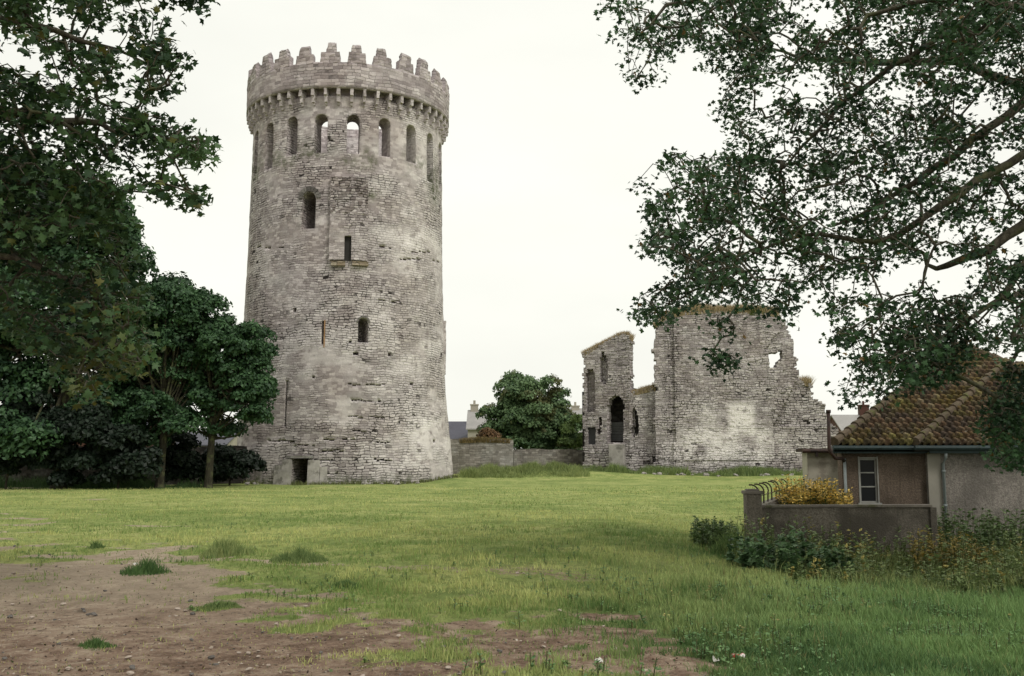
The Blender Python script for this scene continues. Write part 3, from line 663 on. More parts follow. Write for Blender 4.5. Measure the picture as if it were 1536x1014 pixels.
# ---------------------------------------------------------------- distant houses
M['slate'] = simple('slate', (.075, .075, .095), .25, 5, .6)
M['pslate'] = simple('pale_slate', (.30, .29, .28), .2, 5, .8)
M['dash'] = simple('pale_render', (.36, .33, .28), .2, 4)
def gable_house(name, label, x0, x1, y0, y1, ze, zr, wm, rm, axis='x', chim=None, cat='house'):
    h = empty(name, ((x0+x1)/2, y0, 0)); tag(h, label, cat); b = MB()
    if axis == 'x':
        ym = (y0+y1)/2
        b.add([(x0, y0, 0), (x1, y0, 0), (x1, y0, ze), (x0, y0, ze), (x0, y1, 0), (x1, y1, 0), (x1, y1, ze), (x0, y1, ze), (x0, ym, zr), (x1, ym, zr)],
              [(0, 1, 2, 3), (5, 4, 7, 6), (4, 0, 3, 8, 7), (1, 5, 6, 9, 2)]); b.build('wall', wm, h)
        r = MB(); e = .25
        for s, yy in ((-1, y0-e), (1, y1+e)):
            dz = (zr-ze)/(ym-y0)*e; q = [(x0-.2, yy, ze-dz), (x1+.2, yy, ze-dz), (x1+.2, ym, zr+.02), (x0-.2, ym, zr+.02)]
            q2 = [(p[0], p[1], p[2]+.14) for p in q]; r.add(q+q2, [(0, 1, 2, 3), (7, 6, 5, 4), (0, 4, 5, 1), (1, 5, 6, 2), (2, 6, 7, 3), (3, 7, 4, 0)])
        ro = r.build('roof', rm, h)
    if chim:
        c = MB(); cx, cw, ch = chim; c.box(cx, cx+cw, (y0+y1)/2-.4, (y0+y1)/2+.4, zr-.9, zr+ch); c.box(cx-.06, cx+cw+.06, (y0+y1)/2-.46, (y0+y1)/2+.46, zr+ch, zr+ch+.15)
        c.tube([(cx+cw/2, (y0+y1)/2, zr+ch+.1), (cx+cw/2, (y0+y1)/2, zr+ch+.6)], .14); o = c.build('chimney', wm, h)
    return h
def hx(px, Y): return at(px, 700, Y).x
gable_house('slate_shed', 'low shed with blank dark slate roof beyond the boundary wall', hx(640, 125), hx(702, 125), 122, 130, at(690, 664, 122).z, at(690, 634, 126).z, M['dash'], M['slate'], cat='shed')
gable_house('cottage', 'small pale grey cottage with chimney, left of the bushy tree', hx(703, 118), hx(760, 118), 115, 123, at(720, 643, 115).z, at(720, 617, 119).z, M['dash'], M['pslate'], chim=(hx(705, 118), .9, .7))
gable_house('cottage', 'grey roofed house showing between the bushy tree and the ruin', hx(840, 125), hx(905, 125), 122, 131, at(870, 650, 122).z, at(870, 614, 126).z, M['dash'], M['pslate'], chim=(hx(858, 126), 1.0, .35))
M['redbrick'] = simple('red_brick', (.07, .03, .022), .3, 4)
gable_house('brick_house', 'dim red brick house half hidden behind the left trees', hx(120, 95), hx(235, 95), 92, 100, at(200, 640, 92).z, at(200, 612, 96).z, M['redbrick'], M['slate'], chim=(hx(205, 95), 1., .8))
gable_house('grey_house', 'slate roofed grey house glimpsed between the two slim tree trunks', hx(262, 110), hx(352, 110), 106, 115, at(300, 668, 106).z, at(300, 650, 110).z, M['dash'], M['slate'])
gable_house('terrace_house', 'distant pale gabled house behind the gable end of the ruin', hx(1252, 120), hx(1320, 120), 116, 124, at(1280, 650, 116).z, at(1280, 624, 120).z, M['redbrick'], M['pslate'], chim=(hx(1292, 120), 1.1, 1.2))
# ---------------------------------------------------------------- foliage
LEAFD = (np.array([(0, -.5), (.32, -.05), (0, .5), (-.32, -.05)]), [(0, 1, 2, 3)], np.array([0, .08, 0, .08]))
def maple():
    pr = [(0, 1.), (20, .52), (46, .88), (72, .45), (108, .66), (150, .35), (180, .18)]
    a = [(r*math.sin(RAD(t)), r*math.cos(RAD(t))) for t, r in pr]; a += [(-x, y) for x, y in a[-2:0:-1]]
    pts = np.array([(0, 0.)]+a)*.55; z = -.25*np.abs(pts[:, 0])-.15*pts[:, 1]**2; n = len(a)
    return pts, [(0, 1+(i+1) % n, 1+i) for i in range(n)], z
MAPLE = maple()
def leaves(name, C, Nn, size, cols, mat, parent, shape, rng=RNG):
    """one mesh of many leaves: centres C, facing Nn, size per leaf"""
    n = len(C); Nn = Nn/np.linalg.norm(Nn, axis=1, keepdims=True); r = rng.normal(size=(n, 3))
    A = np.cross(Nn, r); A /= np.linalg.norm(A, axis=1, keepdims=True); B = np.cross(Nn, A)
    T, FF, zz = shape; k = len(T); s = size[:, None, None]
    V = C[:, None, :]+s*(T[None, :, 0, None]*A[:, None, :]+T[None, :, 1, None]*B[:, None, :]+zz[None, :, None]*Nn[:, None, :])
    FF = np.array(FF); Fa = (FF[None]+(np.arange(n)*k)[:, None, None]).reshape(-1, FF.shape[1])
    return mesh_np(name, V.reshape(-1, 3), Fa, mat, parent, cols=np.repeat(cols, k, 0))
def rough_trunk(mb, pts, rad, n=10): mb.tube(pts, rad, n)
def far_tree(name, label, x, y, top, crown, trunk_r, nleaf, ls, c0, c1, group=None, gap=.42, trunk_h=None, lobes=34, cat='tree', lobe_r=(1., 1.9), warm=None, zlow=None, fork=False):
    """crown: list of ellipsoids (dx,dy,z,rx,ry,rz)"""
    g = GZ(x, y); root = empty(name, (x, y, g)); tag(root, label, cat, group); rs = np.random.default_rng(int(abs(x*31+y*7))+3)
    L = []
    wts = np.array([c[3]*c[4]*c[5] for c in crown]); wts = wts/wts.sum()
    for _ in range(lobes):
        c = crown[rs.choice(len(crown), p=wts)]; d = rs.normal(size=3); d /= np.linalg.norm(d); q = rs.uniform(.55, 1)
        L.append((x+c[0]+d[0]*c[3]*q, y+c[1]+d[1]*c[4]*q, c[2]+d[2]*c[5]*q, rs.uniform(*lobe_r), rs.uniform(.6, 1.3)))
    L = np.array(L); k = rs.choice(len(L), nleaf, p=L[:, 3]**2/(L[:, 3]**2).sum()); d = rs.normal(size=(nleaf, 3)); d /= np.linalg.norm(d, axis=1, keepdims=True)
    d[:, 2] = np.where(d[:, 2] < -.3, -d[:, 2]*.7, d[:, 2]); q = 1-np.abs(rs.normal(0, .17, nleaf))
    C = L[k, :3]+d*(L[k, 3]*q)[:, None]*np.array([1, 1, .72]); C += rs.normal(0, .07, C.shape)
    nz = fbm(C[:, 0]/1.0+7, C[:, 1]/1.0, C[:, 2]/1.0, 14, 3); keep = nz > gap*.95+rs.uniform(-.06, .06, nleaf)
    if zlow is not None: keep &= C[:, 2] > zlow
    C = C[keep]; d = d[keep]; kk = k[keep]; Nn = d*.9+rs.normal(0, .55, C.shape)+np.array([0, 0, .35])
    u = np.clip(L[kk, 4, None]*.5+rs.uniform(-.35, .35, (len(C), 1))+.15*(nz[keep, None]-.5)*4, 0, 1); cols = np.array(c0)*(1-u)+np.array(c1)*u
    if warm is not None:
        wn = sstep(.55, .68, fbm(C[:, 0]/1.6, C[:, 1]/1.6+3, C[:, 2]/1.6, 16, 2)+(.25 if warm[1] else 0)*sstep(0, -3.5, C[:, 0]-x-warm[1]))[:, None]; cols = cols*(1-wn)+np.array(warm[0])*wn*rs.uniform(.6, 1.2, (len(C), 1))
    o = leaves('crown', C-np.array([x, y, g]), Nn, ls*rs.uniform(.6, 1.3, len(C)), cols, M['leaf'], root, LEAFD, rs)
    mb = MB(); cz = np.mean([c[2] for c in crown]); th = trunk_h or cz
    pts = [(0, 0, -.4), (.02, 0, .3), (.1, .05, th*.35), (-.05, .1, th*.7), (.1, 0, th)]; mb.tube(pts, [trunk_r*1.7, trunk_r*1.05, trunk_r*.9, trunk_r*.7, trunk_r*.4], 10)
    for i in range(0, len(L), 2):
        b = L[i, :3]-np.array([x, y, g]); z0 = rs.uniform(.35, .95)*th; p0 = np.array([0.05, 0.03, z0]); m1 = p0*.5+b*.5+np.array([0, 0, -.4]); r0 = trunk_r*.32
        mb.tube([p0, m1, b], [r0, r0*.6, r0*.2], 5, False)
    mb.build('trunk', M['darkbark'], root, uv=False); o2 = root.children[-1]; o2.location = (0, 0, 0)
    # the tube points are already local: undo the shift to_local applied
    me2 = o2.data; n = len(me2.vertices); a = np.empty(n*3, np.float32); me2.vertices.foreach_get('co', a); a = a.reshape(-1, 3)+np.array(root.location, np.float32); me2.vertices.foreach_set('co', a.ravel())
    return root
DG0 = (.014, .038, .019); DG1 = (.072, .15, .058)
def E(px, py, Y, x, y, rx, ry, rz):
    q = at(px, py, Y); return (q.x-x, q.y-y, q.z, rx, ry, rz)
GR = 'broadleaf trees along the left wall'
def LT(px, Y, label, ells, **kw):
    x = hx(px, Y); cr = [E(a, b, Y+dy, x, Y, rx, ry, rz) for a, b, dy, rx, ry, rz in ells]
    return far_tree('sycamore_tree', label, x, Y, None, cr, kw.pop('tr', .32), kw.pop('n', 26000), kw.pop('ls', .30), DG0, DG1, GR, **kw)
LT(313, 60, 'slim sycamore nearest the tower, its crown overlapping the stonework', [(350, 530, 0, 2.0, 2., 1.7), (285, 600, .5, 1.6, 1.4, 1.2), (340, 648, 1, 2.4, 1., .4), (390, 640, 0, .9, .9, .8), (290, 560, 1, 1.4, 1.4, 2.4), (330, 580, 1, 1.6, 1.5, 2.4), (388, 570, 0, .8, 1., 2.6), (370, 545, -1, 1.1, 1.4, 2.2), (310, 480, 0, 1.5, 1.8, 1.0), (330, 600, -.5, 1.9, 1.6, .5), (372, 605, -1, .9, 1., 1.2), (280, 545, 1, 1.4, 1.6, 1.6)], n=66000, ls=.24, lobe_r=(.4, 1.0), lobes=190, gap=.44, tr=.22, trunk_h=8)
LT(240, 59, 'slim sycamore second from the tower, bare trunk in shade', [(255, 460, 0, 2.6, 2.4, 1.6), (290, 500, 1, 1.8, 2., 2.2), (225, 630, 0, 2.2, 1.4, .9), (275, 640, .5, 1.6, 1.2, .6), (225, 560, 1, 2.4, 1.6, 2.4), (250, 655, .5, 2., 1.2, .5), (235, 520, 0, 2.4, 2.2, 2.), (265, 580, 1.5, 2.4, 1.6, 2.), (210, 610, -.5, 1.7, 1.8, .8), (262, 615, -1, .9, 1., .4)], n=66000, ls=.24, lobe_r=(.45, 1.1), lobes=180, gap=.42, tr=.24, trunk_h=9)
LT(185, 61, 'tall dark sycamore third from the tower with high domed crown', [(185, 375, 1, 2.3, 3., 2.2), (215, 470, 2, 2.2, 2, 3.), (175, 640, 0, 3., 2., 1.4), (170, 500, 0, 3., 3., 3), (215, 580, 2, 2.6, 2., 2.4), (140, 600, 0, 2.4, 2.4, 1.6)], n=40000, lobe_r=(.9, 1.7), lobes=70, gap=.33, trunk_h=10)
LT(90, 58, 'broad dark sycamore fourth from the tower behind the hanging maple leaves', [(110, 350, 1, 3.6, 3., 3), (80, 480, 0, 4., 3., 4), (80, 610, 0, 4., 2.4, 2.), (70, 650, -1, 4., 2., 1.3)], n=44000, lobe_r=(1.1, 2.), lobes=80, gap=.32, tr=.4, trunk_h=10)
LT(-40, 57, 'dark sycamore at the left edge of the field', [(0, 330, 1, 4.6, 3., 4), (-20, 480, 0, 5., 3., 4), (-10, 610, 0, 4.6, 2.4, 2.2), (-10, 655, -1, 4.6, 2., 1.3)], n=44000, lobe_r=(1.2, 2.1), lobes=80, gap=.32, tr=.42, trunk_h=10)
# undergrowth in front of the shaded wall
def shrub(name, label, x, y, rx, ry, rz, n, ls, c0, c1, cat='shrub', group=None, lobe=(.4, .8), lobes=14, gap=.3, warm=None):
    g = GZ(x, y); return far_tree(name, label, x, y, None, [(0, 0, g+rz*.55, rx, ry, rz*.5)], .06, n, ls, c0, c1, group, gap=gap, trunk_h=rz*.6, lobes=lobes, cat=cat, lobe_r=lobe, warm=warm, zlow=g-.05)
for px, Yt, w, h, nn, lb in ((10, 56.6, 3.8, 5.2, 22000, 'dark laurel thicket at the far left under the trees'), (95, 56.8, 3.4, 4.6, 20000, 'dark thicket right of the far left laurel, under the broad sycamore'), (178, 57.4, 2.2, 3.4, 15000, 'dark thicket just left of the two slim bare trunks'), (272, 65., 2., 2.7, 10000, 'low dark thicket between the two slim bare trunks'), (345, 66, 1.8, 2.4, 8000, 'low dark bush between the last slim trunk and the tower')):
    shrub('thicket', lb, hx(px, Yt), Yt, w, .8, h, nn, .28, (.006, .012, .008), (.018, .034, .018), lobe=(.6, 1.1), lobes=26, gap=.22)  # near-black leaf colours hold the shade under the trees
xt = hx(795, 104)
far_tree('bushy_tree', 'round bushy tree behind the boundary wall between tower and ruin', xt, 104, None,
         [E(795, 596, 104, xt, 104, 3.4, 3., 2.2), E(772, 640, 104, xt, 104, 3.2, 3., 1.8), E(828, 640, 103, xt, 104, 3., 3., 2.), E(745, 632, 104, xt, 104, 1.4, 2., 1.2), E(800, 630, 103, xt, 104, 3.6, 2.8, 2.4), E(790, 665, 102, xt, 104, 4.2, 2., 1.4), E(845, 668, 102, xt, 104, 2.4, 2., 1.2)], .35, 80000, .32, (.04, .085, .036), (.17, .26, .115), lobes=190, gap=.37, lobe_r=(.7, 1.45), warm=((.13, .14, .055), 0))
shrub('rusty_shrub', 'brown leaved shrub leaning over the boundary wall beside the cottage', hx(737, 96), 96, 1.3, .8, 4.0, 5000, .26, (.07, .05, .025), (.2, .11, .05))
shrub('light_shrub', 'light green shrub between the bushy tree and the ruin', hx(862, 99), 99, 1.3, 1., 5.2, 6000, .28, (.06, .10, .03), (.17, .25, .07))
# ---------------------------------------------------------------- foreground canopies
def canopy(name, label, trunk, limbs, C, leafsize, c0, c1, per, tint2=None, spread=.3, base=None, cat='tree', droop=.06, big=None):
    root = empty(name, base); tag(root, label, cat); B = np.array(base)
    nodes = []; par = []; rad = []; lim = []
    def chain(pts, r0, r1, start=-1):
        last = start; n = len(pts); pts = [np.array(p, float) for p in pts]; out = []
        for i in range(n-1):
            m = max(2, int(np.linalg.norm(pts[i+1]-pts[i])/.3))
            for k in range(m if i < n-2 else m+1):
                t_ = k/m; w = (i+t_)/(n-1); q = pts[i]*(1-t_)+pts[i+1]*t_; q = q+np.array([0, 0, .04*math.sin(i*2+t_*5)]); nodes.append(q); par.append(last); rad.append(r0*(1-w)+r1*w); last = len(nodes)-1
        return last
    mb = MB(); mb.tube([np.array(p)-B+B for p in trunk[0]], trunk[1], 14); mb.build('trunk', M['bark'], root, uv=False)
    for pts, r0, r1 in limbs: chain(pts, r0, r1)
    nl = len(nodes); N = np.array(nodes); D = np.min(np.linalg.norm(C[:, None, :]-N[None], axis=2), axis=1) if len(C) < 6000 else 0
    order = np.argsort(D); buf = np.zeros((nl+len(C)*4+10, 3)); buf[:nl] = N; cnt = nl; rs = np.random.default_rng(5)
    for ci in order:
        c = C[ci]; dd = np.linalg.norm(buf[:cnt]-c, axis=1); 
        j = int(np.argmin(dd)); L = dd[j]; st = buf[j].copy(); last = j; m = 2 if L < .6 else 4
        bend = rs.normal(0, .09*L, 3)+np.array([0, 0, .12*L])
        for k in range(1, m+1):
            t_ = k/m; q = st*(1-t_)+c*t_+bend*math.sin(math.pi*t_)
            if cnt >= len(buf): break
            buf[cnt] = q; par.append(last); rad.append(0); last = cnt; cnt += 1
    N = buf[:cnt]; w = np.zeros(cnt); 
    for i in range(cnt-1, nl-1, -1):
        w[i] += 1
        if par[i] >= nl: w[par[i]] += w[i]
    R = np.where(np.arange(cnt) < nl, np.pad(np.array(rad[:nl]), (0, cnt-nl)), .003+.0022*np.sqrt(w))
    ids = np.array([i for i in range(cnt) if par[i] >= 0]); pa = np.array(par)[ids]; A = N[pa]; Bp = N[ids]; T = Bp-A; T /= np.linalg.norm(T, axis=1, keepdims=True)+1e-9
    up = np.where(np.abs(T[:, 2:3]) > .9, np.array([[1., 0, 0]]), np.array([[0, 0, 1.]])); Uu = np.cross(T, up); Uu /= np.linalg.norm(Uu, axis=1, keepdims=True); Ww = np.cross(Uu, T)
    ra = np.where(pa < nl, np.minimum(R[pa], np.where(ids < nl, 9, R[ids]*1.2)), R[pa]); rb = R[ids]; S6 = 6; Vs = []
    for k in range(S6):
        a = 2*math.pi*k/S6; dr = math.cos(a)*Uu+math.sin(a)*Ww; Vs.append(A-T*.01+dr*ra[:, None]); Vs.append(Bp+T*.01+dr*rb[:, None])
    Vv = np.stack(Vs, 1).reshape(-1, 3); e = len(ids); Fa = []
    for k in range(S6): k2 = (k+1) % S6; Fa.append(np.stack([np.arange(e)*12+2*k, np.arange(e)*12+2*k2, np.arange(e)*12+2*k2+1, np.arange(e)*12+2*k+1], 1))
    o = mesh_np('branches', Vv-B, np.concatenate(Fa), M['bark'], root, smooth=True)
    # leaves around cluster ends
    n = len(C)*per; k = np.repeat(np.arange(len(C)), per); off = rs.normal(0, 1, (n, 3)); off /= np.linalg.norm(off, axis=1, keepdims=True); off *= spread*rs.random((n, 1))**.5
    off[:, 2] = off[:, 2]*.6-droop; LC = C[k]+off
    Nn = rs.normal(0, .6, (n, 3))+np.array([0, -.15, .75]); tc = fbm(LC[:, 0]/.9, LC[:, 1]/.9, LC[:, 2]/.9, 41, 2)[:, None]; u = np.clip((tc-.5)*2+rs.uniform(0, 1, (n, 1)), 0, 1)
    cols = np.array(c0)*(1-u)+np.array(c1)*u
    if tint2 is not None:
        px, py = proj(LC[:, 0], LC[:, 1], LC[:, 2]); wgt = (tint2[1](px, py, rs.random(n)))[:, None]; cols = cols*(1-wgt)+np.array(tint2[0])*wgt
    sz = leafsize*rs.uniform(.6, 1.25, n)
    if big is not None: sz = sz*big[k]
    leaves('crown', LC-B, Nn, sz, cols, M['leaf'], root, MAPLE, rs); return root
def pts_in(poly, dens, Y0, Y1, thr=.5, sc=60, gaps=(), seed=1, edge=0):
    """leaf cluster positions filling a crown volume"""
    rs = np.random.default_rng(seed); xs = [p[0] for p in poly]; ys = [p[1] for p in poly]; A = (max(xs)-min(xs))*(max(ys)-min(ys)); n = int(A*dens)
    x = rs.uniform(min(xs), max(xs), n); y = rs.uniform(min(ys), max(ys), n); m = inside(poly, x, y)
    nz = fbm(x/sc+seed*7, y/sc*1.4+3, 0, 50+seed, 3); m &= nz > thr
    for gx_, gy_, gr in gaps: m &= np.hypot(x-gx_, (y-gy_)*1.1) > gr*(1.15 if seed in (11, 12) else (1.3 if seed > 10 else 1.12))
    x = x[m]; y = y[m]; d = Y0+(Y1-Y0)*np.clip(fbm(x/90+5, y/90, 0, 70+seed, 2)*.6+rs.random(len(x))*.7-.15, 0, 1)
    return np.array([tuple(at(a, b, c)) for a, b, c in zip(x, y, d)]).reshape(-1, 3)
def A(*t): return [tuple(at(a, b, c)) for a, b, c in t]
RG1 = [(905, 0), (903, 40), (935, 60), (936, 118), (965, 132), (1005, 95), (1005, 60), (1050, 60), (1060, 100), (1090, 110), (1075, 165), (1098, 180), (1098, 215), (1050, 240), (1010, 226), (975, 250), (945, 266), (985, 290), (968, 320), (975, 345), (957, 378), (985, 392), (998, 430), (972, 440), (946, 472), (990, 482), (1030, 455), (1085, 440), (1100, 465), (1150, 452), (1195, 500), (1230, 500), (1262, 540), (1255, 560), (1265, 600), (1300, 585), (1350, 570), (1420, 545), (1440, 500), (1500, 535), (1560, 530), (1600, -40), (905, -40)]
gapsR = [(1225, 140, 22), (1200, 120, 18), (1180, 60, 20), (1225, 18, 22), (1310, 55, 14), (1340, 415, 26), (1380, 395, 16), (1420, 425, 18), (1450, 410, 24), (1515, 365, 22), (1270, 420, 16), (1190, 400, 14), (1010, 400, 10), (1370, 130, 12), (1300, 250, 10), (1220, 460, 26), (1290, 470, 22), (1490, 470, 16), (1500, 300, 12), (1145, 395, 14), (1250, 330, 10), (1140, 290, 10), (1330, 200, 12), (1480, 100, 12), (1530, 60, 10), (1350, 480, 12), (1240, 560, 14), (1030, 300, 8)]
CR = [pts_in(RG1, .0078, 13, 20, .42, 46, gapsR, 1), pts_in(RG1, .006, 12, 21, .51, 70, gapsR, 2)]
CR.append(pts_in([(1062, 468), (1085, 462), (1108, 480), (1118, 500), (1100, 545), (1080, 562), (1065, 540), (1050, 530), (1080, 510)], .0052, 14.5, 15.2, .0, 60, (), 3))
CR.append(pts_in([(1330, 480), (1440, 440), (1460, 520), (1440, 560), (1340, 585), (1320, 560)], .012, 15, 18, .0, 40, (), 4))
CR.append(pts_in([(1250, 540), (1340, 500), (1380, 540), (1340, 590), (1270, 605)], .006, 15, 18, .4, 40, (), 5))
CR.append(pts_in([(1500, 552), (1545, 545), (1560, 700), (1500, 695), (1478, 640), (1490, 590)], .022, 16, 18, .0, 40, (), 6))
CR.append(pts_in([(1040, -30), (1560, -30), (1560, 60), (1300, 110), (1100, 60)], .006, 13, 19, .35, 40, gapsR, 8))
rs = np.random.default_rng(77); n = 430
vis = np.concatenate(CR); off = np.stack([rs.uniform(3.5, 17, n), rs.uniform(5, 23, n), rs.uniform(7, 12, n)], 1)  # off: unseen out-of-frame clusters, added to shade the foreground
px, py = proj(off[:, 0], off[:, 1], off[:, 2]); off = off[(py < -40) | (px > 1570)]
CRa = np.concatenate([vis, off]); big = np.concatenate([np.ones(len(vis)), np.full(len(off), 2.2)])
tr0 = (11.6, 15., -.5)
TL = lambda z: (11.5, 15, z)
limbs = [([TL(6.), *A((1700, 90, 14.5), (1536, 10, 14), (1430, -4, 14), (1300, 20, 14.5))], .12, .03),
         ([TL(5.), *A((1650, 60, 15), (1536, 150, 15), (1430, 235, 15), (1350, 290, 15.5), (1250, 340, 16))], .12, .022),
         ([TL(4.4), *A((1640, 165, 15), (1536, 228, 15), (1440, 290, 15), (1375, 338, 15.2), (1320, 360, 15.5), (1200, 352, 16), (1130, 384, 16), (1090, 400, 16))], .1, .012),
         ([TL(3.6), *A((1640, 250, 16), (1536, 335, 16), (1480, 376, 16), (1420, 402, 16.5), (1390, 398, 17))], .15, .03),
         ([TL(3.2), *A((1640, 330, 16), (1536, 395, 16), (1505, 445, 16), (1455, 482, 16), (1380, 520, 16.5))], .1, .02),
         ([TL(6.5), *A((1640, -40, 16), (1536, -25, 16), (1440, 40, 16), (1340, 100, 16), (1265, 150, 16.5), (1180, 250, 17))], .11, .02),
         ([TL(7.), *A((1500, -90, 15), (1320, -60, 15), (1150, -30, 15), (1000, 10, 15.5), (950, 60, 15.5))], .1, .012),
         ([TL(6.), (9, 10, 9.), (6, 8, 9.5)], .15, .05), ([TL(6.), (12, 10, 9.5), (13, 7, 10)], .15, .05), ([TL(6.5), (14, 18, 10), (15, 20, 11)], .15, .05), ([TL(6.), (9, 19, 9.5), (6, 20, 10.)], .13, .05)]
canopy('maple_tree', 'spreading maple overhanging the house from the right, dark leafy branches', ([(11.6, 15, -.6), (11.6, 15, 1), (11.5, 15, 4), (11.4, 15, 7), (11.5, 15, 10)], [.6, .42, .38, .28, .14]), limbs, CRa, .118,
       (.012, .034, .016), (.065, .135, .055), 12, base=tr0, spread=.30, big=big, tint2=((.16, .10, .03), lambda x, y, r: (r > .988)*1.))
mb = MB()
LG1 = [(-60, -60), (255, -60), (250, 20), (262, 60), (278, 90), (268, 118), (235, 140), (215, 155), (235, 172), (275, 185), (305, 200), (318, 230), (305, 262), (300, 300), (282, 318), (262, 290), (225, 275), (205, 300), (190, 318), (165, 335), (110, 345), (-60, 360)]
gapsL = [(50, 88, 20), (78, 100, 18), (30, 78, 12), (85, 25, 26), (70, 20, 16), (190, 60, 15), (218, 45, 14), (200, 88, 18), (222, 112, 14), (100, 165, 16), (125, 180, 14), (180, 130, 16), (40, 240, 8), (70, 275, 12), (75, 290, 10), (230, 255, 17), (258, 262, 14), (180, 215, 12), (10, 110, 8), (165, 255, 12), (130, 130, 10), (178, 245, 12), (50, 215, 7), (245, 15, 8), (250, 150, 10)]
LG2 = [(-60, 330), (165, 322), (185, 350), (195, 400), (218, 440), (225, 500), (235, 540), (222, 560), (195, 570), (165, 612), (140, 590), (115, 585), (95, 540), (50, 520), (0, 470), (-60, 470)]
CL = [pts_in(LG1, .0095, 10.5, 14, .43, 40, gapsL, 11), pts_in(LG1, .005, 10.5, 14.5, .53, 60, gapsL, 12), pts_in(LG2, .010, 11, 14.5, .42, 40, (), 13), pts_in([(-60, 230), (150, 240), (165, 330), (130, 345), (-60, 360)], .01, 11, 15, .3, 40, (), 14)]
CL.append(pts_in([(240, -40), (330, -60), (300, 8), (290, 10), (262, -2)], .01, 11, 12, .3, 40, (), 15))
vis = np.concatenate(CL); n = 380; off = np.stack([rs.uniform(-14, -2, n), rs.uniform(2, 14, n), rs.uniform(5.5, 10, n)], 1); px, py = proj(off[:, 0], off[:, 1], off[:, 2]); off = off[(py < -40) | (px < -40)]  # off clusters are unseen, added overhead to shade the ground
CLa = np.concatenate([vis, off]); big = np.concatenate([np.ones(len(vis)), np.full(len(off), 2.)])
TL = lambda z: (-11.5, 11, z)
limbs = [([TL(4.), *A((-300, 120, 12), (-80, 155, 12), (90, 182, 12), (150, 189, 12), (190, 197, 12), (290, 215, 12))], .1, .008),
         ([TL(5.), *A((-300, -40, 12), (-60, 10, 12), (120, 60, 12), (230, 95, 12.3))], .1, .01),
         ([TL(3.5), *A((-300, 240, 12.5), (-60, 260, 12.5), (120, 290, 12.5), (230, 285, 12.5))], .08, .008),
         ([TL(3.), *A((-300, 340, 12.5), (-60, 370, 12.5), (60, 400, 12.5), (150, 450, 12.5), (190, 540, 12.5))], .08, .008),
         ([TL(5.5), *A((-200, -160, 12.5), (60, -90, 12.3), (200, -60, 12), (300, -20, 12))], .08, .01), ([TL(5.), (-9, 7, 8), (-5, 5, 9)], .12, .04), ([TL(5.), (-12, 6, 8), (-11, 4, 8.5)], .12, .04)]
canopy('maple_tree', 'maple with drooping leafy sprays hanging in from the upper left', ([(-11.6, 11, -.6), (-11.6, 11, 1), (-11.5, 11, 4), (-11.4, 11, 6), (-11.5, 11, 9)], [.5, .36, .32, .24, .1]), limbs, CLa, .15,
       (.014, .040, .016), (.075, .145, .050), 7, base=(-11.6, 11, -.5), spread=.27, big=big,
       tint2=((.115, .115, .022), lambda x, y, r: ((r > .98)*.8+(r > .4)*.55*sstep(480, 600, y)*sstep(60, 130, x)+(r > .7)*.35*sstep(340, 420, y)*sstep(90, 150, x)).clip(0, 1)))
# ---------------------------------------------------------------- HOUSE ON THE RIGHT
HY = 24.; ZE = at(1300, 672, HY).z; GZH = -.75
HXL = hx(1263, HY); WX = hx(1392, HY-.13); WY = HY-.13
house = empty('bungalow', (HXL+4, HY, GZH)); tag(house, 'low pebble dashed bungalow with mossy red tiled hipped roof', 'house')
def dash(name, c, v):
    t = NT(name); p = t.obj(); n = t.noise(p, 26, 4, .7); n2 = t.noise(p, .9, 5, .65)
    k = t.ramp(n, [(.3, tuple(x*.55 for x in c)), (.5, c), (.7, tuple(min(1, x*1.5) for x in c))]); k = t.mix(t.map(n2, .42, .62, 0, v), k, tuple(x*.45 for x in c))
    w = t.noise(t.vmath('MULTIPLY', p, (5, 5, .4)), 1, 4, .6); k = t.mix(t.map(w, .52, .68, 0, .5), k, tuple(x*.5 for x in c))
    return t.out(k, .95, n, .03)
M['bdash'] = dash('brown_pebbledash', (.15, .115, .09), .6); M['gdash'] = dash('grey_pebbledash', (.26, .235, .21), .6)
wx0 = hx(1289, HY); wx1 = hx(1315, HY); wz0 = at(1300, 754, HY).z; wz1 = at(1300, 688, HY).z
mb = MB(); D = HY+9.
mb.box(HXL, wx0, HY, HY+.3, GZH, ZE+.1); mb.box(wx1, WX, HY, HY+.3, GZH, ZE+.1); mb.box(wx0, wx1, HY+.002, HY+.3, GZH, wz0); mb.box(wx0, wx1, HY+.002, HY+.3, wz1, ZE+.1)
mb.obox((HXL+.32, HY+.3), (HXL+4.7, D), .3, GZH, ZE+.0, -.3); mb.build('wall', M['bdash'], house)
mb = MB(); mb.box(WX, WX+9, WY, WY+.3, GZH, ZE+.1); mb.box(WX, WX+.3, WY+.3, HY-.001, GZH, ZE+.1); mb.box(WX+8.7, WX+9, WY+.3, D, GZH, ZE+.1); mb.box(HXL+5, WX+9, D, D+.3, GZH, ZE); mb.build('wing_wall', M['gdash'], house)
M['quoin'] = simple('smooth_quoin', (.30, .28, .24), .2, 3)
mb = MB(); mb.box(WX-.012, WX+.30, WY-.015, WY+.003, GZH, ZE); mb.build('corner_band', M['quoin'], house)
M['owhite'] = simple('weathered_white_paint', (.30, .30, .28), .3, 9, .6); M['glass'] = NT('dark_glass').out((.008, .009, .011), .3, spec=.25)
win = empty('window', (0, 0, 0)); win.parent = house; win.location = (wx0-house.location.x, 0, wz0-GZH)
wp = Vector((wx0, HY, wz0)); 
def wb(name, boxes, mat):
    mb = MB(); [mb.box(*b) for b in boxes]; o = mesh_np(name, np.array(mb.v)-np.array(wp), mb.f, mat, win); return o
mb = MB()
bpy.data.objects.remove(win)
w_ = .034
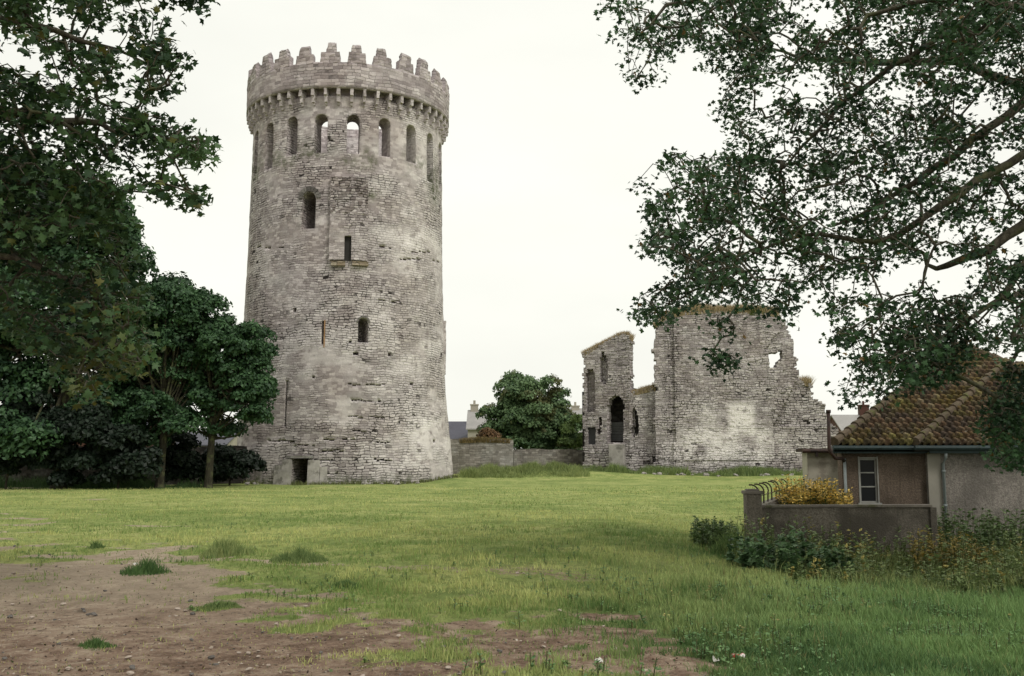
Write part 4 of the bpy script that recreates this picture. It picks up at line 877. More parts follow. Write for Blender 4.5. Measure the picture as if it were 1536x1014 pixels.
mb.box(wx0, wx0+w_, HY+.04, HY+.1, wz0, wz1); mb.box(wx1-w_, wx1, HY+.04, HY+.1, wz0, wz1); mb.box(wx0+w_, wx1-w_, HY+.042, HY+.098, wz1-w_, wz1); mb.box(wx0+w_, wx1-w_, HY+.042, HY+.098, wz0, wz0+w_)
for fr in (.36, .68): zc = wz0+(wz1-wz0)*fr; mb.box(wx0+w_, wx1-w_, HY+.05, HY+.09, zc-.014, zc+.014)
wf = mb.build('window', M['owhite'], house)
mb = MB(); mb.box(wx0+w_*.5, wx1-w_*.5, HY+.068, HY+.074, wz0+.02, wz1-.02); g = mb.build('pane', M['glass'], house); g.parent = wf
mb = MB(); mb.box(wx0-.03, wx0-.002, HY-.015, HY+.06, wz0-.05, wz1+.05); mb.box(wx1+.002, wx1+.03, HY-.015, HY+.06, wz0-.05, wz1+.05); mb.box(wx0-.03, wx1+.03, HY-.018, HY+.06, wz1+.004, wz1+.035); mb.box(wx0-.07, wx1+.07, HY-.06, HY+.06, wz0-.07, wz0-.004); s = mb.build('surround', M['owhite'], house); s.parent = wf
M['teal'] = simple('flaking_teal_paint', (.03, .05, .052), .35, 9, .6, c2=(.02, .03, .03)); M['iron'] = simple('rusty_iron', (.05, .028, .022), .5, 12, .7, c2=(.02, .015, .015)); M['pipe'] = simple('pale_pipe', (.22, .25, .25), .25, 9, .5)
GY = HY-.28
mb = MB(); mb.box(HXL-.28, WX-.05, GY+.02, GY+.05, ZE-.13, ZE+.03); mb.box(WX-.05, WX+9.2, WY-.26, WY-.23, ZE-.13, ZE+.03); mb.build('fascia', M['teal'], house)
mb = MB(); mb.tube([(HXL-.3, GY-.04, ZE+.0), (WX-.4, GY-.04, ZE+.0)], .055, 8); mb.tube([(WX-.42, WY-.32, ZE+.0), (WX+9.2, WY-.32, ZE)], .055, 8); mb.build('gutter', M['teal'], house)
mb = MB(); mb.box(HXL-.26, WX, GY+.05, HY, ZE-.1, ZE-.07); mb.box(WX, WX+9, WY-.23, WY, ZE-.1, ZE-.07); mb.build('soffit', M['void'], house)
def pipe(px0, py0, px1, py1, mat, name='downpipe', r=.035, y=WY, sw=.25):
    a = at(px0, py0, y-.06); b = at(px1, py1, y-.06); x = a.x; mb = MB(); mb.tube([(x, y-.26, a.z+.12), (x, y-.22, a.z+.02), (x, y-.07, a.z-.12), (x, y-.07, GZH+.1)], r, 9)
    for z in (a.z-.3, a.z-1.1): mb.tube([(x, y-.07, z-.03), (x, y-.07, z+.03)], r*1.35, 9)
    return mb.build(name, mat, house, smooth=True)
pipe(1414, 688, 1422, 780, M['pipe']); 
# corner downpipe
pc = hx(1267, HY-.06); mb = MB(); mb.tube([(pc, HY-.07, ZE-.25), (pc, HY-.07, GZH)], .035, 9); mb.build('downpipe', M['pipe'], house, smooth=True)
mb = MB(); a = at(1241, 617, HY-.3); b = at(1242, 672, HY-.3)
mb.tube([(a.x, GY-.1, a.z), (b.x, GY-.1, b.z-.02), (b.x+.04, GY-.1, b.z-.12), (b.x+.16, GY-.02, b.z-.24), (pc-.06, HY-.08, ZE-.25), (pc, HY-.07, ZE-.32)], [.042]*6, 9); mb.tube([(a.x, GY-.1, a.z-.04), (a.x, GY-.1, a.z+.03)], .058, 9)
mb.build('vent_pipe', M['iron'], house, smooth=True)
# tiles
tt = NT('mossy_tiles'); p = tt.obj(); ms_ = tt.attr('tint')
b0 = tt.mix(1., ms_, tt.ramp(tt.noise(p, 22, 4, .7), [(.3, (.5, .5, .5)), (.7, (1.25, 1.2, 1.1))]), 'MULTIPLY')
b0 = tt.mix(tt.map(tt.noise(p, .8, 4, .6), .44, .62, 0, .85), b0, tt.mix(1., b0, (1.0, 1.15, .5), 'MULTIPLY'))
b0 = tt.mix(tt.map(tt.noise(p, 8, 4, .7), .62, .7, 0, .7), b0, (.40, .36, .28)); M['tile'] = tt.out(b0, .9, tt.noise(p, 30, 4, .7), .015)
def tiled(name, corner, uvec, svec, L, Sl, clip, parent, tw=.172, g=.265):
    """corner: eave start; uvec along eave; svec unit up slope; clip(u,s)->bool polygon test"""
    corner = np.array(corner, float); uvec = np.array(uvec, float); svec = np.array(svec, float); nrm = np.cross(uvec, svec); nrm /= np.linalg.norm(nrm); nrm = nrm if nrm[2] > 0 else -nrm
    V = []; Fc = []; C = []
    nr = int(Sl/g)+1; ncol = int(L/tw)+1; prof = [(0, .0), (.16, .004), (.36, .0), (.5, .045), (.66, .085), (.84, .08), (1., .0)]
    for r in range(nr):
        for c in range(ncol):
            if not clip((c+.5)*tw, (r+.5)*g): continue
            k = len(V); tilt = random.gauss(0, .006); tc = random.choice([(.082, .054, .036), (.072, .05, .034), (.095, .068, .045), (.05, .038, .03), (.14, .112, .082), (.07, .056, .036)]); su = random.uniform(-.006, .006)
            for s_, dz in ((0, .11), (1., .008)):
                for a, h in prof: q = corner+uvec*((c+a)*tw+su)+svec*((r*g)+s_*(g+.03))+nrm*(h+dz+tilt); V.append(q); C.append(tuple(min(1, x*(2.3 if h > .05 else 1.)) for x in tc))  # crest vertices lightened: the highlight on the tile tops is painted in
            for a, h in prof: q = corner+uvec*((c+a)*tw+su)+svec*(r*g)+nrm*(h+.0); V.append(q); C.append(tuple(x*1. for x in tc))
            n = len(prof)
            for i in range(n-1): Fc.append((k+i, k+i+1, k+n+i+1, k+n+i)); Fc.append((k+2*n+i, k+2*n+i+1, k+i+1, k+i))
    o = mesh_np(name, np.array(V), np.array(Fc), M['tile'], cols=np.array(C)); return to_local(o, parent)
EX = HXL-.25; EY = GY+.02; apx = at(1440, 521, 28.9); AP = np.array(apx); 
# left hip face and front face of the main roof, wing roof in front: each slope over a solid deck
def deck(name, pts, parent):
    pts = [np.array(p, float) for p in pts]; mb = MB(); v = [tuple(p) for p in pts]+[(p[0], p[1], p[2]-.12) for p in pts]; n = len(pts)
    mb.add(v, [tuple(range(n)), tuple(range(2*n-1, n-1, -1))]+[(i, i+n, (i+1) % n+n, (i+1) % n) for i in range(n)]); return mb.build(name, M['void'], parent)
E0 = np.array([EX, EY, ZE+.03]); E1 = np.array([AP[0]+3.4, EY, ZE+.03])
sl = np.array([0, AP[1]-EY, AP[2]-ZE-.03]); SL = np.linalg.norm(sl); sl /= SL
wa = AP[0]-EX; wb_ = E1[0]-AP[0]
main_roof = deck('roof', [E0, E1, AP], house)
B0 = np.array([EX+4.6, 2*AP[1]-EY, ZE+.03]); B1 = np.array([E1[0], B0[1], ZE+.03])
deck('roof_deck', [B0, E0+np.array([0, .01, 0]), AP+np.array([-.01, .01, 0])], house).parent = main_roof
deck('roof_deck', [B1, B0, AP+np.array([0, .02, 0])], house).parent = main_roof; deck('roof_deck', [E1, B1, AP+np.array([.02, 0, 0])], house).parent = main_roof
for o in [c for c in main_roof.children]: pass
def addt(*a): o = tiled(*a, house); o.parent = main_roof; return o
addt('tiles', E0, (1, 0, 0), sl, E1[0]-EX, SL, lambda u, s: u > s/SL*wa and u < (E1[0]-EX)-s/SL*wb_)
# wing
WE0 = np.array([hx(1375, WY-.25), WY-.24, ZE+.035]); wt = np.array(at(1503, 553, 27.1)); 
sw = np.array([0, wt[1]-WE0[1], wt[2]-WE0[2]]); SW = np.linalg.norm(sw); sw /= SW; wl = wt[0]-WE0[0]
WR = np.array([wt[0]+5, wt[1], wt[2]]); WE1 = np.array([WR[0], WE0[1], WE0[2]])
wing_roof = deck('wing_roof', [WE0, WE1, WR, wt], house)
wd2 = deck('roof_deck', [np.array([WE0[0], 2*wt[1]-WE0[1], WE0[2]]), WE0+np.array([-.005, .01, 0]), wt+np.array([-.01, .01, 0])], house); wd2.parent = wing_roof
wd3 = deck('roof_deck', [np.array([WE1[0], 2*wt[1]-WE0[1], WE0[2]]), np.array([WE0[0], 2*wt[1]-WE0[1], WE0[2]]), wt+np.array([0, .02, 0]), WR+np.array([0, .02, 0])], house); wd3.parent = wing_roof
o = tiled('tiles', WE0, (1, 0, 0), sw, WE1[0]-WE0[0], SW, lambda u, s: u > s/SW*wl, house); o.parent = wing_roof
def hip(a, b, parent, r=.11):
    a = np.array(a); b = np.array(b); L = np.linalg.norm(b-a); n = int(L/.36); mb = MB()
    for k in range(n):
        p0 = a+(b-a)*k/n; p1 = a+(b-a)*(k+1.08)/n; mb.tube([p0+np.array([0, 0, .03]), p1+np.array([0, 0, .0])], [r*random.uniform(1., 1.1), r*.86], 10)
    o = mb.build('hip_tiles', M['hiptile'], house); o.parent = parent
M['hiptile'] = simple('hip_tile', (.10, .075, .05), .45, 7, .9, .6, .02, c2=(.09, .09, .03))
hip(E0+np.array([0, 0, .08]), AP+np.array([0, 0, .08]), main_roof); hip(AP+np.array([0, 0, .08]), E1+np.array([0, 0, .08]), main_roof)
hip(WE0+np.array([0, 0, .08]), wt+np.array([0, 0, .08]), wing_roof, .1); hip(wt+np.array([0, 0, .08]), WR+np.array([0, 0, .08]), wing_roof, .1)
# ---------------------------------------------------------------- outbuilding, garden wall, railing
OX0 = hx(1206, 29.); ob = empty('outbuilding', (OX0, 29, -.6)); tag(ob, 'small pale rendered outbuilding with flat rusty edged roof behind the bungalow corner', 'outbuilding')
ZO = at(1220, 678, 29).z
mb = MB(); mb.box(OX0+.1, OX0+3, 29, 29.5, -.8, ZO); mb.build('wall', simple('cream_render', (.38, .35, .29), .2, 3, c2=(.26, .23, .19)), ob)
mb = MB(); mb.box(OX0-.05, OX0+3.2, 28.85, 29.6, ZO+.002, ZO+.1); mb.build('roof', M['iron'], ob)
mb = MB(); mb.tube([(OX0-.1, 28.74, ZO+.03), (OX0+1.2, 28.74, ZO+.03)], .06, 8); mb.tube([(OX0+.3, 28.74, ZO+.02), (OX0+.3, 28.74, ZO-.14)], .04, 8); mb.build('gutter', M['iron'], ob)
M['gwall'] = dash('stained_concrete', (.19, .168, .14), .9); M['cap'] = simple('coping_concrete', (.17, .15, .13), .35, 5, .9, .5, c2=(.10, .10, .06))
gp = at(1129, 760, 20.); gw = empty('garden_wall', (gp.x, 20, -.4)); tag(gw, 'low stained concrete garden wall with square pier and thin coping', 'wall')
ge = at(1397, 757, 20.2); ZW = at(1260, 758, 20.1).z
ZP = at(1129, 741, 20).z
mb = MB(); mb.box(gp.x-.15, gp.x+.15, 19.85, 20.15, -.9, ZP); mb.build('pier', M['gwall'], gw, bevel=.012)
mb = MB(); mb.box(gp.x-.18, gp.x+.18, 19.82, 20.18, ZP+.001, ZP+.07); mb.box(gp.x-.12, gp.x+.12, 19.88, 20.12, ZP+.071, ZP+.1); mb.build('pier_cap', M['cap'], gw, bevel=.015)
mb = MB(); mb.obox((gp.x+.151, 20.0), (ge.x, 20.25), .14, -.9, ZW-.045); mb.build('wall_panel', M['gwall'], gw)
mb = MB(); mb.obox((gp.x+.152, 19.965), (ge.x+.03, 20.215), .21, ZW-.043, ZW+.01); mb.build('coping', M['cap'], gw, bevel=.01)
mb = MB(); mb.box(ge.x-.02, ge.x+.1, 20.2, 20.42, -.9, ZW-.046); mb.build('end_pier', M['gwall'], gw)
g2 = at(1186, 735, 27.); mb = MB(); mb.obox((gp.x+.3, 20.3), (g2.x, 27), .14, -.9, ZW-.06); mb.build('wall_panel', M['gwall'], gw)
mb = MB(); mb.obox((gp.x+.27, 20.3), (g2.x-.03, 27), .2, ZW-.058, ZW-.01); mb.build('coping', M['cap'], gw)
mb = MB(); mb.box(g2.x-.1, g2.x+.3, 27.05, 27.4, -.9, ZW+.12); mb.build('pier', simple('pinkish_brick', (.22, .12, .09), .3, 5), gw)
rl = empty('railing', (gp.x, 20.4, ZW)); tag(rl, 'row of rusty iron bars curving outward on top of the garden wall', 'railing')
for k in range(8):
    f_ = .05+.93*(k/7.)**1.15; x = gp.x+.2+(g2.x-gp.x-.3)*f_; y = 20.35+(27-20.35)*f_; mb = MB(); r = .017; z = ZW-.02; h = .44
    tilt = random.uniform(-.03, .03)
    pts = [(x, y, z-.03), (x+tilt*.5, y, z+h*.5)]+[(x+tilt-.17*(1-math.cos(a)), y, z+h*.55+.17*math.sin(a)) for a in (0, .35, .7, 1.05, 1.4, 1.75)]
    mb.tube(pts, r, 6); mb.build('bar', M['iron'], rl, smooth=True)
mb = MB(); a = (gp.x+.2, 20.4, ZW+.17); b = (g2.x-.1, 26.6, ZW+.17); mb.tube([a, b], .009, 6); mb.build('rail', M['iron'], rl)
# ---------------------------------------------------------------- plants
def plants(name, label, cat, xs, ys, hs, nl, ls, colfn, kind=None, group=None, seed=1, rosette=False, yellow=None, spread=.16):
    """stems with leaf pairs; xs,ys,hs arrays"""
    rs = np.random.default_rng(seed); xs = np.array(xs); ys = np.array(ys); hs = np.array(hs); g = gz(xs, ys)+relief(xs, ys); n = len(xs); lean = rs.normal(0, .12, (n, 2))
    V = []; k = np.repeat(np.arange(n), nl); t_ = rs.random(n*nl)**.8; h = hs[k]*t_
    C = np.stack([xs[k]+lean[k, 0]*h, ys[k]+lean[k, 1]*h, g[k]+h], 1); a = rs.uniform(0, 2*math.pi, n*nl); rr = spread*hs[k]*(1.1-.8*t_)*rs.uniform(.3, 1, n*nl)
    C[:, 0] += np.cos(a)*rr; C[:, 1] += np.sin(a)*rr; Nn = np.stack([-np.cos(a)*.3, -np.sin(a)*.3, np.ones(len(a))], 1)+rs.normal(0, .35, (len(a), 3))
    cols = colfn(C, t_, rs, k); sz = ls*rs.uniform(.6, 1.3, len(a))*(1.2-.5*t_)
    T, FF, zz = LEAFD; nA = Nn/np.linalg.norm(Nn, axis=1, keepdims=True); r = np.stack([np.cos(a), np.sin(a), 0*a-.25], 1); Bv = r-nA*np.sum(r*nA, 1, keepdims=True); Bv /= np.linalg.norm(Bv, axis=1, keepdims=True); Av = np.cross(Bv, nA)
    V1 = C[:, None, :]+sz[:, None, None]*(T[None, :, 0, None]*Av[:, None]+T[None, :, 1, None]*Bv[:, None]*1.3+zz[None, :, None]*nA[:, None])
    F1 = (np.array(FF)[None]+(np.arange(len(a))*4)[:, None, None]).reshape(-1, 4); base = len(a)*4
    w = .006; S0 = np.stack([xs-w, ys, g-.02], 1); S1 = np.stack([xs+w, ys, g-.02], 1); tpx = xs+lean[:, 0]*hs; tpy = ys+lean[:, 1]*hs; S2 = np.stack([tpx+w*.5, tpy, g+hs], 1); S3 = np.stack([tpx-w*.5, tpy, g+hs], 1)
    V2 = np.stack([S0, S1, S2, S3], 1).reshape(-1, 3); F2 = base+np.arange(n*4).reshape(n, 4); c2 = np.repeat(np.array([[.07, .08, .03]]), n*4, 0)
    loc = np.array([xs.mean(), ys.mean(), g.mean()])
    o = mesh_np(name, np.concatenate([V1.reshape(-1, 3), V2])-loc, np.concatenate([F1, F2]), M['leaf'], cols=np.concatenate([np.repeat(cols, 4, 0), c2])); o.location = loc
    return tag(o, label, cat, group, kind)
def cf(c0, c1, yel=None, py=0.):
    def fn(C, t_, rs, k):
        u = np.clip(rs.random(len(C))*.6+.5*fbm(C[:, 0]/.5, C[:, 1]/.5, 0, 5, 2), 0, 1)[:, None]; c = np.array(c0)*(1-u)+np.array(c1)*u
        if yel is not None:
            ps = rs.random(k.max()+1)[k]; m = ((ps < py)*(rs.random(len(C)) < .8))[:, None]; c = c*(1-m)+np.array(yel)*m*rs.uniform(.5, 1.3, (len(C), 1))
        return c
    return fn
rs = np.random.default_rng(3)
n = 1150; xs = rs.uniform(4.3, 14.5, n); ys = 19.85-rs.random(n)**1.25*(3.4+1.6*fbm(xs/.8, xs*0, 0, 12))-.12*(xs-5)*0; hs = rs.uniform(.25, .9, n)*(.35+.9*fbm(xs/.9, ys/.9, 0, 9))*np.clip(.45+.25*(ys-15.6), .4, 1.1); 
plants('weed_bank', 'tangled nettles and yellowing weeds along the foot of the garden wall', 'weeds', xs, ys, hs, 20, .085, cf((.07, .12, .04), (.27, .34, .13), (.44, .38, .12), .16), kind='stuff', seed=4)
n = 500; xs = rs.uniform(8.5, 16, n); ys = rs.uniform(20.3, 23.3, n); hs = rs.uniform(.5, 1.05, n)
plants('dark_weeds', 'dark green undergrowth against the grey bungalow wing', 'weeds', xs, ys, hs, 24, .11, cf((.03, .06, .02), (.12, .18, .06)), kind='stuff', seed=5)
n = 120; a = rs.uniform(0, 6.28, n); q = rs.random(n)**.6; xs = 4.75+1.05*np.cos(a)*q; ys = 17.3+.9*np.sin(a)*q; hs = rs.uniform(.35, .8, n)*(1.1-.5*q)
plants('dock_clump', 'dark broad leaved dock clump in front of the square pier', 'plant', xs, ys, hs, 20, .15, cf((.03, .07, .03), (.14, .24, .10)), seed=6)
n = 120; xs = rs.uniform(3.9, 4.7, n); ys = rs.uniform(20.3, 22.3, n); hs = rs.uniform(.25, .6, n)
plants('weed_clump', 'dark green weeds just left of the square wall pier', 'plant', xs, ys, hs, 20, .1, cf((.05, .09, .03), (.16, .24, .08)), seed=7)
n = 70; xs = rs.uniform(7.4, 8.6, n); ys = rs.uniform(18.2, 19.2, n); hs = rs.uniform(.45, .85, n)
plants('yellow_weeds', 'yellowing ragged weeds halfway along the garden wall', 'plant', xs, ys, hs, 22, .075, cf((.12, .12, .03), (.38, .27, .06)), seed=8)
n = 230; xs = rs.uniform(6.25, 7.5, n); ys = rs.uniform(22.2, 23.6, n)+.2; hs = rs.uniform(1.15, 1.62, n)*(.9+.25*fbm(xs*1.3, ys, 0, 3))
def goldc(C, t_, rs, k):
    m = (t_ > .72)[:, None]; g_ = np.array([(.06, .09, .02)])*rs.uniform(.6, 1.4, (len(C), 1)); y_ = np.array([(.78, .56, .14)])*rs.uniform(.5, 1.25, (len(C), 1)); m = m & (rs.random((len(C), 1)) < .8); return np.where(m, y_, g_)
o = plants('golden_bush', 'golden yellow flowering bush inside the garden wall', 'bush', xs, ys, hs, 60, .09, goldc, seed=9, spread=.12)
n = 3600; xs = rs.uniform(-1, 13, n); ys = 1/(1/7.-rs.random(n)*(1/7.-1/19.)); kk = (rs.random(n) < lush_mask(xs, ys)*1.1*sstep(.35, .6, fbm(xs/1.1, ys/1.1, 0, 88, 3))) & (xs < ys*.6) & (dirt_mask(xs, ys) < .5); xs = xs[kk]; ys = ys[kk]
plants('clover_weeds', 'low broad leaved weeds scattered through the shaded grass on the right', 'weeds', xs, ys, rs.uniform(.05, .17, len(xs)), 12, .04, cf((.05, .12, .045), (.20, .33, .13), (.36, .33, .12), .04), kind='stuff', seed=14, spread=.55)
n = 5000; ys = 1/(1/8.-rs.random(n)*(1/8.-1/30.)); xs = rs.uniform(-1, 1, n)*ys*.6; kk = (rs.random(n) < sstep(.5, .66, fbm(xs/1.3, ys/1.3, 0, 89, 3))*(1-lush_mask(xs, ys))) & (dirt_mask(xs, ys) < .6) & (xs < 3.6+.0*ys); xs = xs[kk]; ys = ys[kk]
plants('lawn_weeds', 'small flat weeds and clover patches in the open lawn', 'weeds', xs, ys, rs.uniform(.03, .09, len(xs)), 10, .035, cf((.08, .16, .05), (.24, .36, .12)), kind='stuff', seed=15, spread=.7)
# ---------------------------------------------------------------- grass blades
def blades(name, label, n, Y0, Y1, hfun, wfun, seed, xr=None, dens=None, colf=None, pw=2., margin=1.12, segs=2, nodirt=False):
    rs = np.random.default_rng(seed); u = rs.random(n)
    y = 1/(1/Y0-u*(1/Y0-1/Y1)) if pw == 2. else Y0*(Y1/Y0)**u
    half = y*.545*margin+.6; x = rs.uniform(-1, 1, n)*half
    if xr is not None: x = rs.uniform(xr[0], xr[1], n); y = rs.uniform(Y0, Y1, n)
    d = dirt_mask(x, y); l = lush_mask(x, y); cl = fbm(x/.45, y/.45, 0, 33, 3); keep = rs.random(n) > np.clip(d*1.25-.12*(cl > .6)-.05, 0, .965)*(0 if nodirt else 1)
    if dens is not None: keep &= rs.random(n) < dens(x, y)
    x = x[keep]; y = y[keep]; d = d[keep]; l = l[keep]; cl = cl[keep]; n = len(x); z = gz(x, y)+relief(x, y)-.01-d*.02; h = hfun(x, y, cl, l, rs)*(1-(0 if nodirt else .55)*d); w = wfun(y)
    a = rs.uniform(0, 6.28, n); lx = np.cos(a)*h*rs.uniform(.1, .7, n); ly = np.sin(a)*h*rs.uniform(.1, .7, n); b = rs.uniform(0, 6.28, n); wx = np.cos(b)*w/2; wy = np.sin(b)*w/2*.5
    p0 = np.stack([x-wx, y-wy, z], 1); p1 = np.stack([x+wx, y+wy, z], 1); p2 = np.stack([x+lx*.35+wx*.7, y+ly*.35+wy*.7, z+h*.6], 1); p3 = np.stack([x+lx*.35-wx*.7, y+ly*.35-wy*.7, z+h*.6], 1); p4 = np.stack([x+lx, y+ly, z+h], 1)
    V = np.stack([p0, p1, p2, p3, p4], 1).reshape(-1, 3); o5 = np.arange(n)*5
    T = np.concatenate([np.stack([o5, o5+1, o5+2], 1), np.stack([o5, o5+2, o5+3], 1), np.stack([o5+3, o5+2, o5+4], 1)])
    f1 = fbm(x/5, y/3.5, 0, 34, 3); f2 = fbm(x/.8, y/.8, 0, 35, 3); q = np.clip((f1-.5)*2.6+(f2-.5)*1.9+.56+rs.uniform(-.3, .3, n), 0, 1)[:, None]
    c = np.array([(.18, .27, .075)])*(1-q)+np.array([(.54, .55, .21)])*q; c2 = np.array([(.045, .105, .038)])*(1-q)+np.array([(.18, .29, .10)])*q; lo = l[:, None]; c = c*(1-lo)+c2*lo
    dry = (rs.random(n) < .05+.1*(1-l))[:, None]; c = np.where(dry, c*.4+np.array([(.20, .17, .075)]), c)*rs.uniform(.75, 1.2, (n, 1))
    if colf: c = colf(x, y, c, rs)
    return tag(mesh_np(name, V, T, M['grass'], cols=np.repeat(c, 5, 0)), label, 'grass', kind='stuff')
blades('lawn_grass', 'short patchy green grass covering the field', 330000, 6.5, 62, lambda x, y, cl, l, rs: (.02+.05*np.clip(cl-.25, 0, 1)*1.6+.03*l+.085*sstep(.56, .7, fbm(x/.55, y/.4, 0, 36, 3))*(y < 30)*(.45+.55*l))*rs.uniform(.5, 1.3, len(x))*(1+y/60), lambda y: .004+y*.00055, 51)
blades('tall_grass', 'tall pale seeding grass among the weeds before the garden wall', 26000, 15, 20, lambda x, y, cl, l, rs: .18+.5*np.clip(cl-.2, 0, 1)*rs.uniform(.5, 1.3, len(x))*np.clip(.3+.2*(y-15.5), .1, 1), lambda y: .012+0*y, 57, xr=(3.9, 14.5), dens=lambda x, y: np.clip((y-15+2.5*(fbm(x/.9, y/.9, 0, 58)-.5)*2-.6)/2.5, 0, 1)*np.clip((x-3.9)/.8, 0, 1), colf=lambda x, y, c, rs: np.array([(.10, .17, .055)])*(1-rs.random((len(x), 1)))+np.array([(.36, .38, .15)])*rs.random((len(x), 1)))
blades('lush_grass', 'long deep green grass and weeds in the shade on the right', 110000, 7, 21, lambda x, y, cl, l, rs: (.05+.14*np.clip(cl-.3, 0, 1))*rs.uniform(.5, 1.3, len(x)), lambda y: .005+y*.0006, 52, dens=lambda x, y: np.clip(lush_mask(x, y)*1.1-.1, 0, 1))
for px, Y, w, h, nn, lb, dk in ((225, 15.0, .45, .20, 900, 'dark green weed clump at the edge of the bare earth', 1), (345, 17.6, .6, .30, 1400, 'feathery tall weed tuft behind the dark clump', 0), (452, 16.6, .6, .2, 2600, 'wide low weed tuft in mid lawn, right of the feathery one', .5), (160, 9.4, .22, .09, 700, 'small green weed alone on the bare brown earth', .9), (150, 18.8, .22, .12, 300, 'small tuft near the upper left edge of the earth patch', .7), (335, 11.9, .4, .08, 2600, 'low trailing weed patch in the middle of the earth', .4), (520, 13.6, .3, .12, 1300, 'small dark weed tuft where lawn meets earth', .8), (1095, 19.5, .55, .45, 1200, 'tall weed tuft left of the square pier', .7)):
    x0 = hx(px, Y)
    def cfn(x, y, c, rs, dk=dk): u = rs.random((len(x), 1)); return (np.array([(.04, .09, .028)])*(1-u)+np.array([(.13, .22, .07)])*u)*dk+(1-dk)*(np.array([(.12, .19, .06)])*(1-u)+np.array([(.34, .38, .15)])*u)
    o = blades('weed_clump', lb, nn*5, Y-w, Y+w, lambda x, y, cl, l, rs, x0=x0, Y=Y, w=w, h=h: h*rs.uniform(.5, 1.3, len(x))*np.clip(1.15-np.hypot((x-x0)/w, (y-Y)/w)*1.15, .12, 1)*(.5+fbm(x/.12, y/.12, 0, 5, 2)), lambda y: .006+y*.0005, int(px)+900, xr=(x0-w*1.3, x0+w*1.3), colf=cfn, nodirt=True, dens=lambda x, y, x0=x0, Y=Y, w=w: np.exp(-((x-x0)/w*1.5)**2-((y-Y)/w*1.8)**2)*(np.hypot((x-x0)/w, (y-Y)/w) < .8))
    del o['kind']; o['category'] = 'plant'
def band(name, label, x0, x1, y0, y1, n, h, seed, col=(.10, .14, .045), col2=(.22, .25, .08)):
    def cfn(x, y, c, rs): u = rs.random((len(x), 1))*.6+.4*fbm(x/1.5, y/1.5, 0, 6)[:, None]; return np.array(col)*(1-u)+np.array(col2)*u
    return blades(name, label, n, y0, y1, lambda x, y, cl, l, rs: h*(.15+1.6*sstep(.3, .75, fbm(x/1.8, y/1.8, 0, 97, 3)))*rs.uniform(.5, 1.2, len(x)), lambda y: .05+0*y, seed, xr=(x0, x1), colf=cfn, dens=lambda x, y: sstep(x0, x0+2.5, x+1.5*fbm(x, y, 0, 3))*sstep(x1, x1-3.5, x-1.5*fbm(x, y, 0, 4))*sstep(y0, y0+1.5, y+1.2*fbm(x/1.3, y, 0, 5)))
band('long_grass', 'long pale grass on the hump beside the boundary wall', hx(690, 86), hx(880, 86), 82, 92, 26000, .5, 61, (.10, .16, .055), (.36, .40, .15))
band('long_grass', 'fringe of tall grass along the foot of the ruin', hx(870, 89), hx(1215, 89), 86.6, 90., 20000, .5, 62, (.08, .14, .05), (.30, .36, .13))
band('long_grass', 'dark green fringe of grass under the left trees', -48, -19, 57.5, 64, 16000, .45, 63, (.03, .06, .02), (.08, .14, .05))
def round_band():
    def cfn(x, y, c, rs): return np.array([(.16, .18, .07)])*rs.uniform(.5, 1.3, (len(x), 1))
    return blades('long_grass', 'scruffy grass against the foot of the round tower', 30000, 66, 80, lambda x, y, cl, l, rs: .32*(.3+cl)*rs.uniform(.5, 1.2, len(x)), lambda y: .05+0*y, 64, xr=(-22, -2), colf=cfn,
                  dens=lambda x, y: (np.abs(np.hypot(x-TC[0], y-TC[1])-8.35) < .4)*1.*(np.hypot(x-TC[0]+3.2, y-TC[1]+7.5) > 1.3))
round_band()
# dry grass on top of the ruin
def topgrass(name, label, pts, Y, n, h, seed, c0, c1, depth=1.3):
    rs = np.random.default_rng(seed); P3 = [at(a, b, c) for (a, b), c in zip(pts, Y)]; xs = np.array([p.x for p in P3]); zs = np.array([p.z for p in P3]); ys = np.array([p.y for p in P3]); x = rs.uniform(xs.min(), xs.max(), n); y = np.interp(x, xs, ys)+rs.uniform(-.1, depth, n); z = np.interp(x, xs, zs)-.35
    hh = (h*rs.uniform(.4, 1.1, n)*(.5+fbm(x/1.3, y*0, 0, seed)))+.3; a = rs.uniform(0, 6.28, n); l = hh*rs.uniform(.1, .8, n); w = .03
    p0 = np.stack([x-w, y, z], 1); p1 = np.stack([x+w, y, z], 1); p2 = np.stack([x+np.cos(a)*l, y+np.sin(a)*l, z+hh], 1); V = np.stack([p0, p1, p2], 1).reshape(-1, 3); u = rs.random((n, 1)); c = np.array(c0)*(1-u)+np.array(c1)*u
    return tag(mesh_np(name, V, np.arange(n*3).reshape(n, 3), M['grass'], cols=np.repeat(c, 3, 0)), label, 'grass', kind='stuff')
DR = ((.20, .15, .09), (.52, .42, .27))
topgrass('dry_grass', 'tan dry grass growing along the top of the tall ruin wall', [(984, 486), (1000, 472), (1030, 467), (1060, 464), (1110, 465), (1168, 470)], [90, 89.9, 89.7, 89.5, 89.2, 88.8], 9000, .75, 5, *DR)
topgrass('dry_grass', 'green tuft among the dry grass on the ruin top', [(1124, 467), (1146, 469)], [89, 89], 900, .8, 8, (.05, .08, .02), (.16, .18, .05))
topgrass('dry_grass', 'tan dry grass on the sloping top of the gate wall', [(876, 530), (900, 517), (925, 504), (940, 500), (949, 507)], [93.3, 92.7, 92.1, 91.7, 91.5], 5000, .4, 6, *DR)
topgrass('dry_grass', 'dry grass on the low curtain wall between the two ruin blocks', [(950, 588), (966, 584), (984, 581)], [91.2, 91, 90.9], 1500, .35, 7, *DR)
topgrass('dry_grass', 'brown grass on the pale boundary wall beside the tower', [(690, 659), (720, 658), (765, 659)], [92, 92, 92], 1800, .25, 9, (.1, .08, .04), (.3, .22, .1), .4)
